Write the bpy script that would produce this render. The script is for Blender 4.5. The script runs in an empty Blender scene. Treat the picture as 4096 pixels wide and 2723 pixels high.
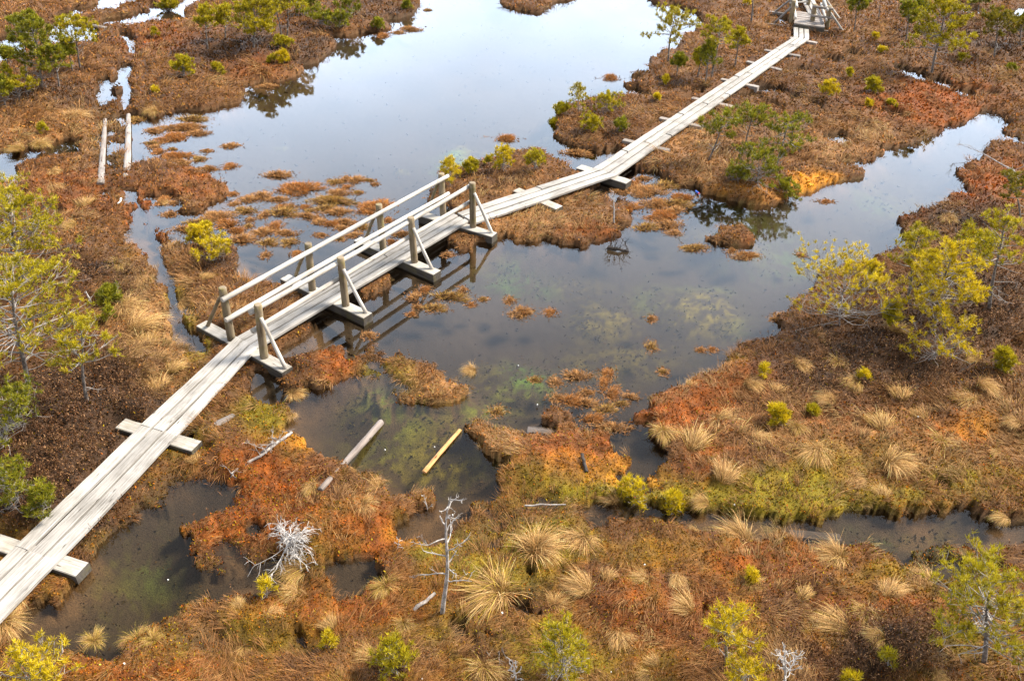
import bpy, math, random
import numpy as np
from mathutils import Matrix, Vector

scene = bpy.context.scene
# ------------------------------------------------------------------ camera, world, sun, exposure
PITCH, ROLL, FPX = math.radians(35.324), math.radians(1.473), 3556.4 / 4096 * 2359
CAM = np.array([0.0, 0.0, 10.25])
cR, cF, cU = np.array([1., 0, 0]), np.array([0, math.cos(PITCH), -math.sin(PITCH)]), np.array([0, math.sin(PITCH), math.cos(PITCH)])
camR, camU = cR * math.cos(ROLL) + cU * math.sin(ROLL), -cR * math.sin(ROLL) + cU * math.cos(ROLL)
cam_data = bpy.data.cameras.new("camera")
cam = bpy.data.objects.new("camera", cam_data)
scene.collection.objects.link(cam)
M = Matrix.Identity(4)
for i in range(3):
    M[i][0], M[i][1], M[i][2], M[i][3] = camR[i], camU[i], -cF[i], CAM[i]
cam.matrix_world = M
cam_data.sensor_width = 36; cam_data.lens = 3556.4 / 4096 * 36
cam_data.clip_end = 2000
scene.camera = cam

SUN_EL, SUN_AZ = math.radians(47), math.radians(20)      # azimuth measured from +x towards +y
world = bpy.data.worlds.new("World"); scene.world = world; world.use_nodes = True
nt = world.node_tree; nt.nodes.clear()
def N(nt, t, **kw):
    n = nt.nodes.new(t)
    for k, v in kw.items():
        if k.startswith('i_'): n.inputs[k[2:].replace('_', ' ')].default_value = v
        else: setattr(n, k, v)
    return n
out = N(nt, 'ShaderNodeOutputWorld'); bg = N(nt, 'ShaderNodeBackground')
sky = N(nt, 'ShaderNodeTexSky', sky_type='NISHITA', sun_disc=False)
sky.sun_elevation = SUN_EL; sky.sun_rotation = math.pi / 2 - SUN_AZ
sky.air_density = 1.0; sky.dust_density = 1.5
# bright veil of cloud, thickest low in the sky ahead
geo = N(nt, 'ShaderNodeTexCoord')
sep = N(nt, 'ShaderNodeSeparateXYZ'); nt.links.new(geo.outputs['Generated'], sep.inputs[0])
low = N(nt, 'ShaderNodeMapRange', interpolation_type='SMOOTHSTEP'); nt.links.new(sep.outputs['Z'], low.inputs[0])
low.inputs[1].default_value = 0.26; low.inputs[2].default_value = 0.80; low.inputs[3].default_value = 1; low.inputs[4].default_value = 0.0
ahead = N(nt, 'ShaderNodeMapRange', interpolation_type='SMOOTHSTEP'); nt.links.new(sep.outputs['Y'], ahead.inputs[0])
ahead.inputs[1].default_value = 0.2; ahead.inputs[2].default_value = 0.85; ahead.inputs[3].default_value = 0.12; ahead.inputs[4].default_value = 1.0
cn = N(nt, 'ShaderNodeTexNoise', i_Scale=2.6, i_Detail=5, i_Roughness=0.5)
nt.links.new(geo.outputs['Generated'], cn.inputs['Vector'])
cr = N(nt, 'ShaderNodeMapRange'); nt.links.new(cn.outputs[0], cr.inputs[0])
cr.inputs[1].default_value = 0.3; cr.inputs[2].default_value = 0.7; cr.inputs[3].default_value = 0.8; cr.inputs[4].default_value = 1.15
m1 = N(nt, 'ShaderNodeMath', operation='MULTIPLY'); nt.links.new(low.outputs[0], m1.inputs[0]); nt.links.new(ahead.outputs[0], m1.inputs[1])
m2 = N(nt, 'ShaderNodeMath', operation='MULTIPLY'); nt.links.new(m1.outputs[0], m2.inputs[0]); nt.links.new(cr.outputs[0], m2.inputs[1])
cm = N(nt, 'ShaderNodeVectorMath', operation='SCALE'); cm.inputs[0].default_value = (17.5, 22, 28.5); nt.links.new(m2.outputs[0], cm.inputs['Scale'])
veil = N(nt, 'ShaderNodeVectorMath', operation='MULTIPLY_ADD')
veil.inputs[1].default_value = (.55, .50, .42); veil.inputs[2].default_value = (2.7, 2.5, 2.3)
nt.links.new(sky.outputs[0], veil.inputs[0])
ad = N(nt, 'ShaderNodeVectorMath', operation='ADD'); nt.links.new(veil.outputs[0], ad.inputs[0]); nt.links.new(cm.outputs[0], ad.inputs[1])
nt.links.new(ad.outputs[0], bg.inputs['Color']); bg.inputs['Strength'].default_value = 0.10
nt.links.new(bg.outputs[0], out.inputs[0])

sd = bpy.data.lights.new("sun", 'SUN'); sd.energy = 5.0; sd.angle = math.radians(13); sd.color = (1.0, 0.90, 0.76)
so = bpy.data.objects.new("sun", sd); scene.collection.objects.link(so)
sdir = Vector((math.cos(SUN_EL) * math.cos(SUN_AZ), math.cos(SUN_EL) * math.sin(SUN_AZ), math.sin(SUN_EL)))
so.rotation_euler = sdir.to_track_quat('Z', 'Y').to_euler()
scene.view_settings.view_transform = 'Standard'; scene.view_settings.look = 'None'
scene.view_settings.exposure = 1.0; scene.view_settings.gamma = 1.0
scene.render.engine = 'CYCLES'
cy = scene.cycles; cy.max_bounces = 6; cy.diffuse_bounces = 2; cy.glossy_bounces = 2; cy.transparent_max_bounces = 8
cy.transmission_bounces = 2; cy.caustics_reflective = False; cy.caustics_refractive = False; cy.use_denoising = True

rng = np.random.default_rng(7); random.seed(7)
DX, DY = 2359 / 2, 2723 / 4096 * 2359 / 2
# ------------------------------------------------------------------ photograph pixel (in a 2359 wide copy) <-> world
def at(x, y, z=0.0):
    """world point(s) on the level z seen at pixel x, y"""
    x = np.asarray(x, float) - DX; y = DY - np.asarray(y, float)
    d = x[..., None] * camR + y[..., None] * camU + FPX * cF
    t = (z - CAM[2]) / d[..., 2]
    return CAM + d * t[..., None]
def A(x, y, z=0.0):
    return Vector(at(x, y, z))
def F(x, y, z=0.0):                       # the same for full size pixels
    return A(x * 2359 / 4096, y * 2359 / 4096, z)
def pix(P):
    d = np.asarray(P) - CAM; c = d @ cF
    c = np.where(c > .5, c, .5)
    return FPX * (d @ camR) / c + DX, DY - FPX * (d @ camU) / c
def height_px(base, ytop):
    """z of the point above base whose image row is ytop"""
    zs = np.linspace(base[2], base[2] + 14, 1401)
    P = np.c_[np.full(1401, base[0]), np.full(1401, base[1]), zs]
    return zs[np.argmin(abs(pix(P)[1] - ytop))]
def ppm(p):                               # pixels (2359 wide) per metre at p
    return FPX / float((np.asarray(p) - CAM) @ cF)

# ------------------------------------------------------------------ noise
_T = rng.random((256, 256))
def vnoise(x, y, s, o=0):
    x = np.asarray(x) / s + o * 17.3; y = np.asarray(y) / s + o * 7.9
    i = np.floor(x).astype(int); j = np.floor(y).astype(int); u = x - i; v = y - j
    u = u * u * (3 - 2 * u); v = v * v * (3 - 2 * v)
    a, b = _T[i & 255, j & 255], _T[(i + 1) & 255, j & 255]; c, d = _T[i & 255, (j + 1) & 255], _T[(i + 1) & 255, (j + 1) & 255]
    return (a * (1 - u) + b * u) * (1 - v) + (c * (1 - u) + d * u) * v
def fbm(x, y, s, o=0, n=3):
    r = 0; a = 1; t = 0
    for k in range(n): r = r + a * vnoise(x, y, s / 2 ** k, o + k); t += a; a *= .5
    return r / t
def sstep(x, a, b):
    t = np.clip((x - a) / (b - a), 0, 1); return t * t * (3 - 2 * t)

# ------------------------------------------------------------------ shorelines, traced on the ground plane
WATER = [
 # large pond
 [(970,0),(976,15),(963,33),(937,41),(917,48),(888,45),(906,62),(904,73),(870,76),(821,80),(808,85),(767,84),(780,103),(778,111),(755,131),(729,147),(695,154),(703,165),(693,180),(641,193),(598,190),(561,203),(568,219),(550,237),(527,244),(489,255),(458,260),(411,257),(378,262),(360,275),(332,273),(319,265),(298,265),(298,410),(306,386),(360,370),(437,386),(489,403),(514,421),(522,452),(504,472),(483,470),(481,483),(447,498),(422,490),(422,470),(404,452),(381,447),(339,452),(342,465),(347,488),(350,501),(370,519),(373,532),(386,555),(401,560),(396,570),(432,565),(489,555),(530,568),(563,596),(561,614),(548,637),(566,647),(590,655),(620,645),(650,660),(690,690),(760,655),(800,640),(860,610),(960,560),(1010,535),(1035,520),(1020,490),(1000,480),(976,460),(980,437),(995,430),(1010,400),(1014,383),(1032,396),(1061,393),(1094,386),(1102,368),(1130,373),(1156,360),(1201,352),(1231,345),(1252,345),(1278,363),(1301,368),(1309,381),(1319,401),(1345,398),(1400,372),(1425,355),(1411,345),(1370,352),(1355,347),(1316,337),(1293,329),(1275,309),(1273,278),(1283,260),(1278,255),(1309,242),(1365,229),(1411,226),(1427,224),(1437,219),(1483,229),(1507,226),(1478,216),(1460,203),(1429,201),(1442,190),(1489,190),(1476,183),(1442,180),(1442,175),(1476,167),(1499,167),(1481,154),(1496,154),(1494,139),(1517,131),(1522,121),(1550,116),(1553,103),(1580,80),(1597,69),(1612,69),(1615,46),(1602,33),(1575,22),(1548,10),(1522,15),(1499,5),(1483,0),(1480,-60),(1330,-100),(1100,-110),(985,-60)],
 # front pond
 [(1148,547),(1180,557),(1212,563),(1267,557),(1276,566),(1309,571),(1339,570),(1360,562),(1399,559),(1424,550),(1427,542),(1424,529),(1458,514),(1455,506),(1437,490),(1471,493),(1471,483),(1450,470),(1411,462),(1409,472),(1399,471),(1381,452),(1378,460),(1360,468),(1352,455),(1385,425),(1400,405),(1460,391),(1507,399),(1532,418),(1560,425),(1597,429),(1602,442),(1633,452),(1656,457),(1681,470),(1769,478),(1810,470),(1846,447),(1867,454),(1890,444),(1923,431),(1975,418),(2000,406),(2011,403),(1995,391),(1964,381),(2021,381),(2042,378),(2026,360),(2047,357),(2018,345),(2044,342),(2088,351),(2072,337),(2103,345),(2137,351),(2129,334),(2137,319),(2160,327),(2165,311),(2186,288),(2227,291),(2242,280),(2258,270),(2265,260),(2281,260),(2304,273),(2332,291),(2296,293),(2291,298),(2314,316),(2400,332),(2420,338),(2359,334),(2270,327),(2273,339),(2250,360),(2250,373),(2211,373),(2224,393),(2180,403),(2211,418),(2227,429),(2206,436),(2227,442),(2180,442),(2175,457),(2162,475),(2098,483),(2098,493),(2057,496),(2065,514),(2072,526),(2052,529),(2080,550),(2070,557),(2075,578),(2039,583),(2008,601),(1975,616),(1913,616),(1918,634),(1877,632),(1898,650),(1867,660),(1840,690),(1820,719),(1777,722),(1769,735),(1784,750),(1813,748),(1790,763),(1769,773),(1720,789),(1692,784),(1684,799),(1694,801),(1684,816),(1671,837),(1663,852),(1643,855),(1622,862),(1604,865),(1581,875),(1573,891),(1545,898),(1535,906),(1501,916),(1494,919),(1499,937),(1489,952),(1455,942),(1453,958),(1458,968),(1419,963),(1417,978),(1437,988),(1463,986),(1489,973),(1501,983),(1496,1009),(1512,1035),(1530,1060),(1500,1090),(1476,1104),(1432,1099),(1440,1080),(1471,1060),(1447,1042),(1411,1042),(1409,1022),(1427,1001),(1422,983),(1396,986),(1365,991),(1334,996),(1324,976),(1339,958),(1332,950),(1309,942),(1298,932),(1270,937),(1265,947),(1229,955),(1226,965),(1247,976),(1268,986),(1285,1003),(1270,1010),(1210,1000),(1180,983),(1156,978),(1110,974),(1086,968),(1063,991),(1066,1006),(1089,1022),(1099,1042),(1125,1055),(1143,1071),(1148,1081),(1125,1091),(1130,1109),(1148,1125),(1125,1143),(1091,1143),(1079,1153),(1061,1163),(1027,1163),(1007,1143),(976,1122),(950,1135),(911,1135),(906,1117),(873,1099),(847,1102),(829,1094),(834,1084),(821,1068),(796,1058),(757,1060),(729,1050),(713,1035),(711,1019),(693,1004),(660,990),(680,978),(693,963),(680,942),(659,932),(634,942),(590,929),(566,911),(578,862),(600,862),(641,865),(631,886),(641,906),(680,919),(690,911),(688,901),(708,906),(719,896),(749,893),(755,883),(788,878),(803,875),(837,878),(837,891),(842,906),(850,930),(873,940),(899,937),(924,932),(950,932),(991,934),(1040,932),(1071,919),(1089,901),(1071,880),(1043,875),(1025,865),(1012,852),(991,837),(960,832),(932,821),(922,798),(904,801),(899,821),(881,824),(886,806),(891,788),(852,801),(845,811),(811,829),(796,808),(796,785),(770,793),(744,801),(739,811),(713,816),(693,829),(677,834),(640,810),(690,780),(760,735),(800,700),(830,660),(880,640),(1000,600),(1100,560)],
 # gap below the deck bend
 [(1330,398),(1400,372),(1470,391),(1420,430),(1385,425)],
 # under the footbridge
 [(700,668),(760,640),(1030,470),(1090,560),(850,690),(760,730),(715,745),(690,705)],
 # pool in the lower left
 [(381,1173),(476,1165),(480,1173),(450,1193),(399,1211),(396,1224),(411,1250),(409,1281),(437,1309),(463,1330),(476,1345),(514,1345),(543,1355),(560,1330),(598,1310),(640,1299),(672,1303),(665,1325),(640,1345),(600,1345),(575,1362),(540,1371),(489,1384),(450,1371),(427,1391),(411,1412),(373,1432),(325,1450),(300,1475),(290,1500),(257,1512),(235,1490),(205,1500),(167,1474),(129,1497),(64,1502),(26,1497),(33,1468),(51,1422),(69,1404),(129,1417),(165,1402),(154,1384),(195,1350),(231,1309),(237,1289),(226,1273),(244,1250),(257,1232),(296,1211),(334,1180)],
 # channel across the lower right
 [(1345,1178),(1393,1170),(1489,1180),(1566,1191),(1591,1186),(1669,1183),(1707,1201),(1769,1204),(1841,1201),(1898,1216),(1949,1204),(1949,1186),(2026,1175),(2078,1196),(2129,1196),(2155,1188),(2193,1183),(2206,1173),(2245,1198),(2309,1214),(2359,1204),(2500,1215),(2500,1250),(2359,1240),(2309,1250),(2270,1265),(2232,1242),(2193,1255),(2155,1242),(2129,1250),(2103,1263),(2072,1304),(2065,1268),(2039,1250),(1988,1255),(1949,1252),(1898,1260),(1867,1260),(1846,1242),(1769,1216),(1720,1234),(1617,1235),(1591,1216),(1540,1209),(1489,1198),(1411,1196),(1386,1211),(1345,1216)],
 [(395,1135),(440,1112),(500,1108),(540,1128),(520,1150),(480,1168),(420,1178)], [(560,1215),(590,1205),(600,1222),(575,1235)],
 [(744,1319),(809,1301),(847,1286),(863,1288),(857,1309),(893,1324),(873,1340),(847,1342),(832,1358),(834,1378),(801,1391),(770,1381),(785,1360),(765,1345)],
 [(937,1204),(955,1191),(976,1180),(1014,1170),(1079,1172),(1079,1191),(1053,1204),(1014,1242),(976,1247),(935,1247)],
 # old track, water filled, on the left
 [(280,434),(306,442),(316,457),(306,480),(332,493),(340,520),(350,544),(365,562),(370,604),(370,624),(388,629),(401,652),(396,673),(401,699),(437,709),(440,735),(424,735),(396,722),(405,745),(417,763),(458,773),(480,800),(476,820),(437,806),(401,784),(386,750),(381,712),(381,686),(383,663),(355,655),(360,634),(345,616),(334,583),(316,557),(309,511),(303,480),(293,470)],
 [(293,520),(301,530),(302,565),(296,571),(290,545)],
 [(273,75),(293,85),(309,111),(309,134),(301,131),(296,108),(278,87)],
 [(280,152),(303,149),(293,165),(296,206),(298,231),(293,262),(283,260),(285,231),(280,213),(267,203),(250,202),(265,229),(242,252),(228,249),(231,219),(234,180),(247,177),(247,190),(267,183),(278,159)],
 [(270,268),(300,266),(296,300),(282,292)],
 [(-60,352),(0,352),(39,352),(90,342),(123,329),(165,321),(180,332),(180,347),(203,347),(177,357),(129,357),(103,368),(77,375),(33,391),(44,434),(26,426),(0,424),(-60,430)],
 [(-80,92),(0,87),(15,85),(45,98),(60,123),(26,136),(0,149),(-80,160)],
 [(113,62),(129,59),(134,36),(180,23),(221,15),(226,5),(240,-20),(330,-30),(306,5),(273,15),(262,23),(219,31),(185,36),(150,52),(185,62),(213,67),(231,72),(211,85),(242,98),(231,103),(190,98),(113,105),(116,85)],
 [(226,54),(247,44),(296,39),(314,28),(352,31),(345,15),(411,15),(424,0),(440,-20),(480,-20),(460,0),(450,8),(419,23),(417,33),(437,46),(360,49),(298,57),(244,62)],
 # right hand side
 [(2062,154),(2116,167),(2129,177),(2168,183),(2193,203),(2232,211),(2249,231),(2232,226),(2168,203),(2142,193),(2090,183),(2070,167)],
 [(2327,41),(2340,23),(2359,18),(2420,15),(2420,45),(2359,39),(2335,51)],
]
ISLAND = [
 [(822,668),(850,640),(885,628),(905,640),(914,668),(885,680),(850,690)], [(1022,560),(1040,528),(1062,520),(1080,545),(1092,575),(1085,595),(1060,585),(1040,588)],
 [(640,806),(680,785),(712,740),(755,728),(745,745),(715,765),(690,790),(660,812)],
 [(1148,0),(1151,13),(1180,24),(1226,32),(1252,28),(1273,13),(1283,5),(1310,3),(1334,-3),(1320,-60),(1200,-70),(1120,-40)],
 [(1599,532),(1617,537),(1651,537),(1648,521),(1681,521),(1720,529),(1743,542),(1746,578),(1733,580),(1705,570),(1669,568),(1651,565),(1617,555),(1602,544)],
]
# puddles: x, y, rx, ry
PUDDLE = [(1966,129,20,8),(1850,166,38,5),(1910,142,16,4),(1779,210,22,10),(1827,229,14,8),(1878,248,14,6),(1788,255,18,4),(1834,276,13,8),(1938,273,8,4),(2060,269,20,11),
 (1927,321,33,10),(1949,378,17,6),(2272,221,12,4),(2237,26,22,9),(1807,50,11,9),(1777,42,8,4),(1775,4,8,5),(1760,208,18,9),(1721,225,30,8),(1757,246,13,5),(1605,216,12,6),
 (118,496,16,6),(225,506,12,7),(51,458,6,6),(684,1471,9,6),(1059,1460,20,6),(1140,1478,34,6),(1140,1255,14,11),(1202,1329,8,5),(1266,1337,12,8),(460,815,20,10),(1205,1405,22,9),
 (253,118,16,6),(1941,18,24,4),(60,1135,8,5),(2185,1310,22,12),(2286,1312,16,6),(2205,1370,18,5),(2158,1125,14,8),(2120,1355,10,4),(1810,1360,12,6),(450,1000,16,8),(560,1330,30,14),(1620,1430,6,4)]

CELL, X0, Y0, NX, NY = 0.05, -36.0, 0.0, 1440, 1240
gx = X0 + (np.arange(NX) + .5) * CELL; gy = Y0 + (np.arange(NY) + .5) * CELL
mask = np.zeros((NY, NX), np.float32)
def fill(poly, val):
    P = at([p[0] for p in poly], [p[1] for p in poly])[:, :2]
    i0, i1 = np.clip([int((P[:, 0].min() - X0) / CELL) - 1, int((P[:, 0].max() - X0) / CELL) + 2], 0, NX)
    j0, j1 = np.clip([int((P[:, 1].min() - Y0) / CELL) - 1, int((P[:, 1].max() - Y0) / CELL) + 2], 0, NY)
    X, Y = np.meshgrid(gx[i0:i1], gy[j0:j1]); ins = np.zeros(X.shape, bool)
    for a, b in zip(P, np.roll(P, -1, 0)):
        if a[1] == b[1]: continue
        ins ^= ((a[1] > Y) != (b[1] > Y)) & (X < (b[0] - a[0]) * (Y - a[1]) / (b[1] - a[1]) + a[0])
    mask[j0:j1, i0:i1][ins] = val
def ell_world(x, y, rx, ry):
    c = at(x, y); a = at(x + rx, y); f = at(x, y - ry)
    return c, abs(a[0] - c[0]), abs(f[1] - c[1])
for p in WATER: fill(p, 1)
for p in ISLAND: fill(p, 0)
GX, GY = np.meshgrid(gx, gy)
for (x, y, rx, ry) in PUDDLE:
    c, wx, wy = ell_world(x, y, rx, ry)
    mask[((GX - c[0]) / wx) ** 2 + ((GY - c[1]) / wy) ** 2 < 1] = 1
def box(a, r):
    for ax in (0, 1):
        c = np.cumsum(np.pad(a, [(r + 1, r) if k == ax else (0, 0) for k in (0, 1)], mode='edge'), axis=ax, dtype=np.float64)
        n = a.shape[ax]
        hi = np.take(c, np.arange(2 * r + 1, 2 * r + 1 + n), axis=ax); lo = np.take(c, np.arange(0, n), axis=ax)
        a = ((hi - lo) / (2 * r + 1)).astype(np.float32)
    return a
far = ((GY > 30) | ((GY > 18) & (GX > 3))) & (box(mask, 1) > .25); mask[far] = 1
w1g = box(box(mask, 1), 2); w2g = box(box(mask, 8), 8)
def samp(g, x, y):
    u = np.clip((x - X0) / CELL - .5, 0, NX - 1.01); v = np.clip((y - Y0) / CELL - .5, 0, NY - 1.01)
    i = u.astype(int); j = v.astype(int); u -= i; v -= j
    r = (g[j, i] * (1 - u) + g[j, i + 1] * u) * (1 - v) + (g[j + 1, i] * (1 - u) + g[j + 1, i + 1] * u) * v
    return r

# ------------------------------------------------------------------ vegetation zones (fixed places on the bog)
# R orange-red moss, G yellow-green moss, H dark heather, M soaked half-flooded mat, Y golden moss, K tan grass
ZONES = [
 ('R',600,1120,120,85,1),('R',1590,940,100,50,1.3),('R',1330,1040,120,55,1),('R',760,835,50,38,1.2),('R',620,1190,130,75,1),('R',850,1230,95,70,1),('R',510,1210,80,70,.9),
 ('R',2290,420,110,60,1),('R',2130,240,150,42,1.2),('R',180,440,170,60,.6),('R',325,510,50,90,.9),('R',2170,1000,100,40,.9),('R',1700,1300,240,90,.6),('R',1500,1400,260,110,.6),
 ('R',300,1540,240,40,.7),('R',1870,1300,160,60,.6),('R',2050,1400,200,70,.55),('R',1620,1060,80,50,.7),('R',820,1400,260,80,.7),('R',1690,880,120,60,.6),('R',1900,960,160,60,.5),('R',2100,495,60,28,.8),('R',430,430,120,40,.6),('R',1700,575,40,25,.6),
 ('R',600,150,120,40,.5),('R',380,90,120,40,.6),('R',1350,540,60,20,.7),('R',230,1010,60,60,.2),
 ('Y',1900,425,80,22,1.3),('Y',1450,1080,80,40,.7),('Y',1330,1080,60,40,.5),('Y',950,1240,80,25,.8),('Y',690,1010,50,30,.7),('Y',2230,980,80,30,.6),('Y',1730,440,120,25,.5),
 ('G',1120,1330,150,50,.9),('G',1000,1270,110,40,.9),('G',1400,1130,200,50,.9),('G',1800,1145,330,50,1),('G',600,970,60,50,.9),('G',1250,1250,110,60,.9),('G',1660,825,36,36,1.1),
 ('G',1000,1450,150,50,.6),('G',2080,1340,160,40,.6),('G',1300,1500,110,60,1),('G',430,720,26,60,1),('G',455,800,30,24,1.4),('G',1550,1280,120,50,.6),('G',1950,1060,120,40,.6),
 ('G',880,860,90,40,.7),('G',640,1440,160,60,.6),('G',2200,1120,160,40,.7),('G',300,640,24,60,.5),('G',420,1010,110,60,.5),('G',2110,530,30,14,1),('G',700,1250,60,30,.4),('G',2200,1480,100,50,.7),('G',210,1240,50,40,.5),
 ('H',190,960,180,140,1.6),('H',120,1130,150,120,1.5),('H',180,640,140,50,.9),('H',2220,720,200,120,1.1),('H',2020,840,250,100,1),('H',2050,1500,140,70,1),('H',300,660,80,40,.9),
 ('H',560,110,160,40,.7),('H',2270,90,180,60,.8),('H',2200,520,120,60,.9),('H',700,120,90,30,.8),('H',1390,300,80,40,.5),('H',1150,410,90,40,.5),('H',490,590,70,40,.8),('H',2030,215,40,20,.6),('H',140,230,160,40,.6),
 ('H',1850,230,200,60,.3),('H',1720,300,90,40,.3),('H',890,25,120,25,.7),('H',2150,850,150,70,.8),
 ('K',340,800,90,150,1.6),('K',420,620,30,60,.6),('K',960,890,120,50,1),('K',1150,1010,110,40,1),('K',1180,500,160,60,.8),('K',1620,330,110,60,.8),('K',1950,330,150,50,.6),('K',300,1350,170,60,.5),('K',1560,480,90,60,.8),('K',40,1420,60,110,1.2),
 ('K',2000,1000,350,100,.6),('K',100,310,140,50,.6),
 ('M',860,870,80,60,1),('M',250,350,40,90,.8),('M',1470,1090,80,40,1),('M',2150,1285,90,40,1),('M',640,1330,120,60,.7),('M',520,1290,60,60,.7),('M',120,1460,130,50,.8),('M',470,1140,130,60,.8),('M',1100,1200,120,60,.6),('M',1230,1370,60,60,.6),
 ('M',400,1180,100,40,.7),('M',330,560,50,90,.5),('M',2150,340,60,30,.6),('M',450,1470,160,40,.6),('M',700,1480,60,30,.5),('M',1250,1150,80,30,.5),('M',2200,1350,130,40,.4),('M',2280,300,60,30,.3),('M',350,1010,60,30,.2),
]
ALGAE = [(1620,680,95,50,1.2),(1400,690,75,50,.8),(1190,850,120,50,1),(950,965,150,60,1),(1050,1035,140,50,1.1),(860,930,80,40,.9),(1280,620,110,30,.5),(1050,330,55,20,1.3),(300,1310,110,110,.35),
 (1700,500,140,60,.35),(1440,780,150,40,.5),(1680,700,60,30,.9),(900,1010,80,60,.8),(400,1400,60,60,.4),(1250,310,30,16,.5),(2050,430,120,40,.3),(1180,600,90,30,.5),(1800,560,140,40,.35),(1330,990,40,30,.7),(2080,1220,120,25,.5),(640,300,20,8,.4),(930,350,14,6,.7),(1110,920,60,30,1),(1750,1215,150,18,.4),(1500,640,60,40,.5)]
def zones(x, y):
    """weights of each zone at world points"""
    X, Y = pix(np.stack([x, y, np.full_like(x, .1)], -1))
    wx = X + (fbm(x, y, 1.1, 3) - .5) * 90; wy = Y + (fbm(x, y, 1.1, 9) - .5) * 60
    Z = {k: np.zeros_like(x) for k in 'RGHMYK'}
    for t, cx, cy_, rx, ry, s in ZONES:
        q = ((wx - cx) / rx) ** 2 + ((wy - cy_) / ry) ** 2
        Z[t] = np.maximum(Z[t], s * np.exp(-q * .8))
    return Z
def algae(x, y):
    X, Y = pix(np.stack([x, y, np.zeros_like(x)], -1))
    wx = X + (fbm(x, y, .8, 31) - .5) * 80; wy = Y + (fbm(x, y, .8, 37) - .5) * 50
    a = np.zeros_like(x)
    for cx, cy_, rx, ry, s in ALGAE:
        a = np.maximum(a, s * np.exp(-(((wx - cx) / rx) ** 2 + ((wy - cy_) / ry) ** 2) ** 1.3))
    return a

DECK = []      # (ax, ay, bx, by, half width): ground stays low under the boards
def height(x, y, Z=None):
    if Z is None: Z = zones(x, y)
    n1 = fbm(x, y, .22, 1); n2 = fbm(x, y, .8, 5); n3 = fbm(x, y, .09, 12, 2)
    wa = .24 + .2 * sstep(y, 9, 14); w1 = samp(w1g, x + (fbm(x, y, .45, 21) - .5) * wa, y + (fbm(x, y, .45, 25) - .5) * wa); w1 = w1 + (fbm(x, y, .16, 29, 2) - .5) * .55 * (w1 > .01)
    w2 = samp(w2g, x, y)
    big = np.clip(vnoise(x, y, .55, 44) * 1.4 - .35, 0, 1)
    land = .035 + .07 * (1 - w2) + .16 * (n2 - .35) * (1 - .5 * w2) + .08 * (n1 - .5) + .05 * (n3 - .5) + .11 * big * (1 - w2)
    land = np.maximum(land, .02 + .02 * n3) + .16 * np.clip(Z['H'], 0, 1) * (1 - w2) * n2
    mm = np.clip(Z['M'] * 1.2, 0, 1)
    wet = -.030 + .42 * (fbm(x, y, .75, 33) - .48) + .10 * (n3 - .5)
    land = land * (1 - mm) + wet * mm
    land = np.where(w1 > .02, land * (1 - .35 * sstep(w1, 0, .4)), land)
    for ax, ay, bx, by, hw in DECK:
        dx, dy = bx - ax, by - ay; L = math.hypot(dx, dy)
        t = np.clip(((x - ax) * dx + (y - ay) * dy) / L ** 2, 0, 1)
        d = np.hypot(x - ax - t * dx, y - ay - t * dy)
        land = np.where(d < hw + .25, np.minimum(land, .10 + .2 * sstep(d, hw, hw + .25)), land)
    a = np.clip(algae(x, y), 0, 1)
    bed = -.05 - .55 * w2 ** 2 + .05 * (n1 - .5)
    bed = bed * (1 - .25 * sstep(a, .0, 1)) - .03 * a * n3
    thr = .07 + .09 * sstep(y, 10, 14); k = sstep(w1, thr, thr + .22)
    return land * (1 - k) + bed * k
def sec(a, b, c, d, hw=.33):
    p = (F(*a, .25) + F(*b, .25)) / 2; q = (F(*c, .25) + F(*d, .25)) / 2
    DECK.append((p.x, p.y, q.x, q.y, hw))
sec((-200,2440),(0,2478),(943,1346),(1028,1389)); sec((943,1346),(1028,1389),(1814,854),(1874,883)); sec((1814,854),(1874,883),(2376,670),(2465,700)); sec((2376,670),(2465,700),(3175,146),(3237,156)); sec((3175,146),(3237,156),(3175,60),(3237,60))

SLP = [((483,1691),(787,1783)),((-60,2148),(329,2276)),((806,1292),(1149,1477)),((1139,1106),(1472,1262)),((1431,954),(1749,1090)),((1685,853),(1979,938)),((2064,757),(2238,830)),((2316,665),(2516,727)),((2494,557),(2677,600)),((2640,470),(2812,505)),((2768,390),(2930,425)),((2885,315),(3034,347)),((2988,244),(3126,279)),((3058,199),(3201,223)),((3161,150),(3268,171))]
for a_, b_ in SLP:
    p_, q_ = F(*a_, .2), F(*b_, .2); DECK.append((p_.x, p_.y, q_.x, q_.y, .14))

# ------------------------------------------------------------------ mesh helpers
def lin(*c): return np.array(c, float)
def new_mesh(name, V, loops, starts, cols=None, mats=(), smooth=False, midx=None):
    me = bpy.data.meshes.new(name)
    V = np.asarray(V, np.float32); loops = np.asarray(loops, np.int32); starts = np.asarray(starts, np.int32)
    me.vertices.add(len(V)); me.vertices.foreach_set('co', V.ravel())
    me.loops.add(len(loops)); me.loops.foreach_set('vertex_index', loops)
    me.polygons.add(len(starts)); me.polygons.foreach_set('loop_start', starts)
    if midx is not None: me.polygons.foreach_set('material_index', np.asarray(midx, np.int32))
    me.polygons.foreach_set('use_smooth', np.full(len(starts), smooth))
    me.update(calc_edges=True)
    if cols is not None:
        c = me.color_attributes.new('Col', 'FLOAT_COLOR', 'POINT')
        cc = np.ones((len(V), 4), np.float32); cc[:, :3] = cols; c.data.foreach_set('color', cc.ravel())
    for m in mats: me.materials.append(m)
    return me
def link(name, me, parent=None):
    o = bpy.data.objects.new(name, me); scene.collection.objects.link(o)
    if parent is not None: o.parent = parent
    return o
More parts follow.
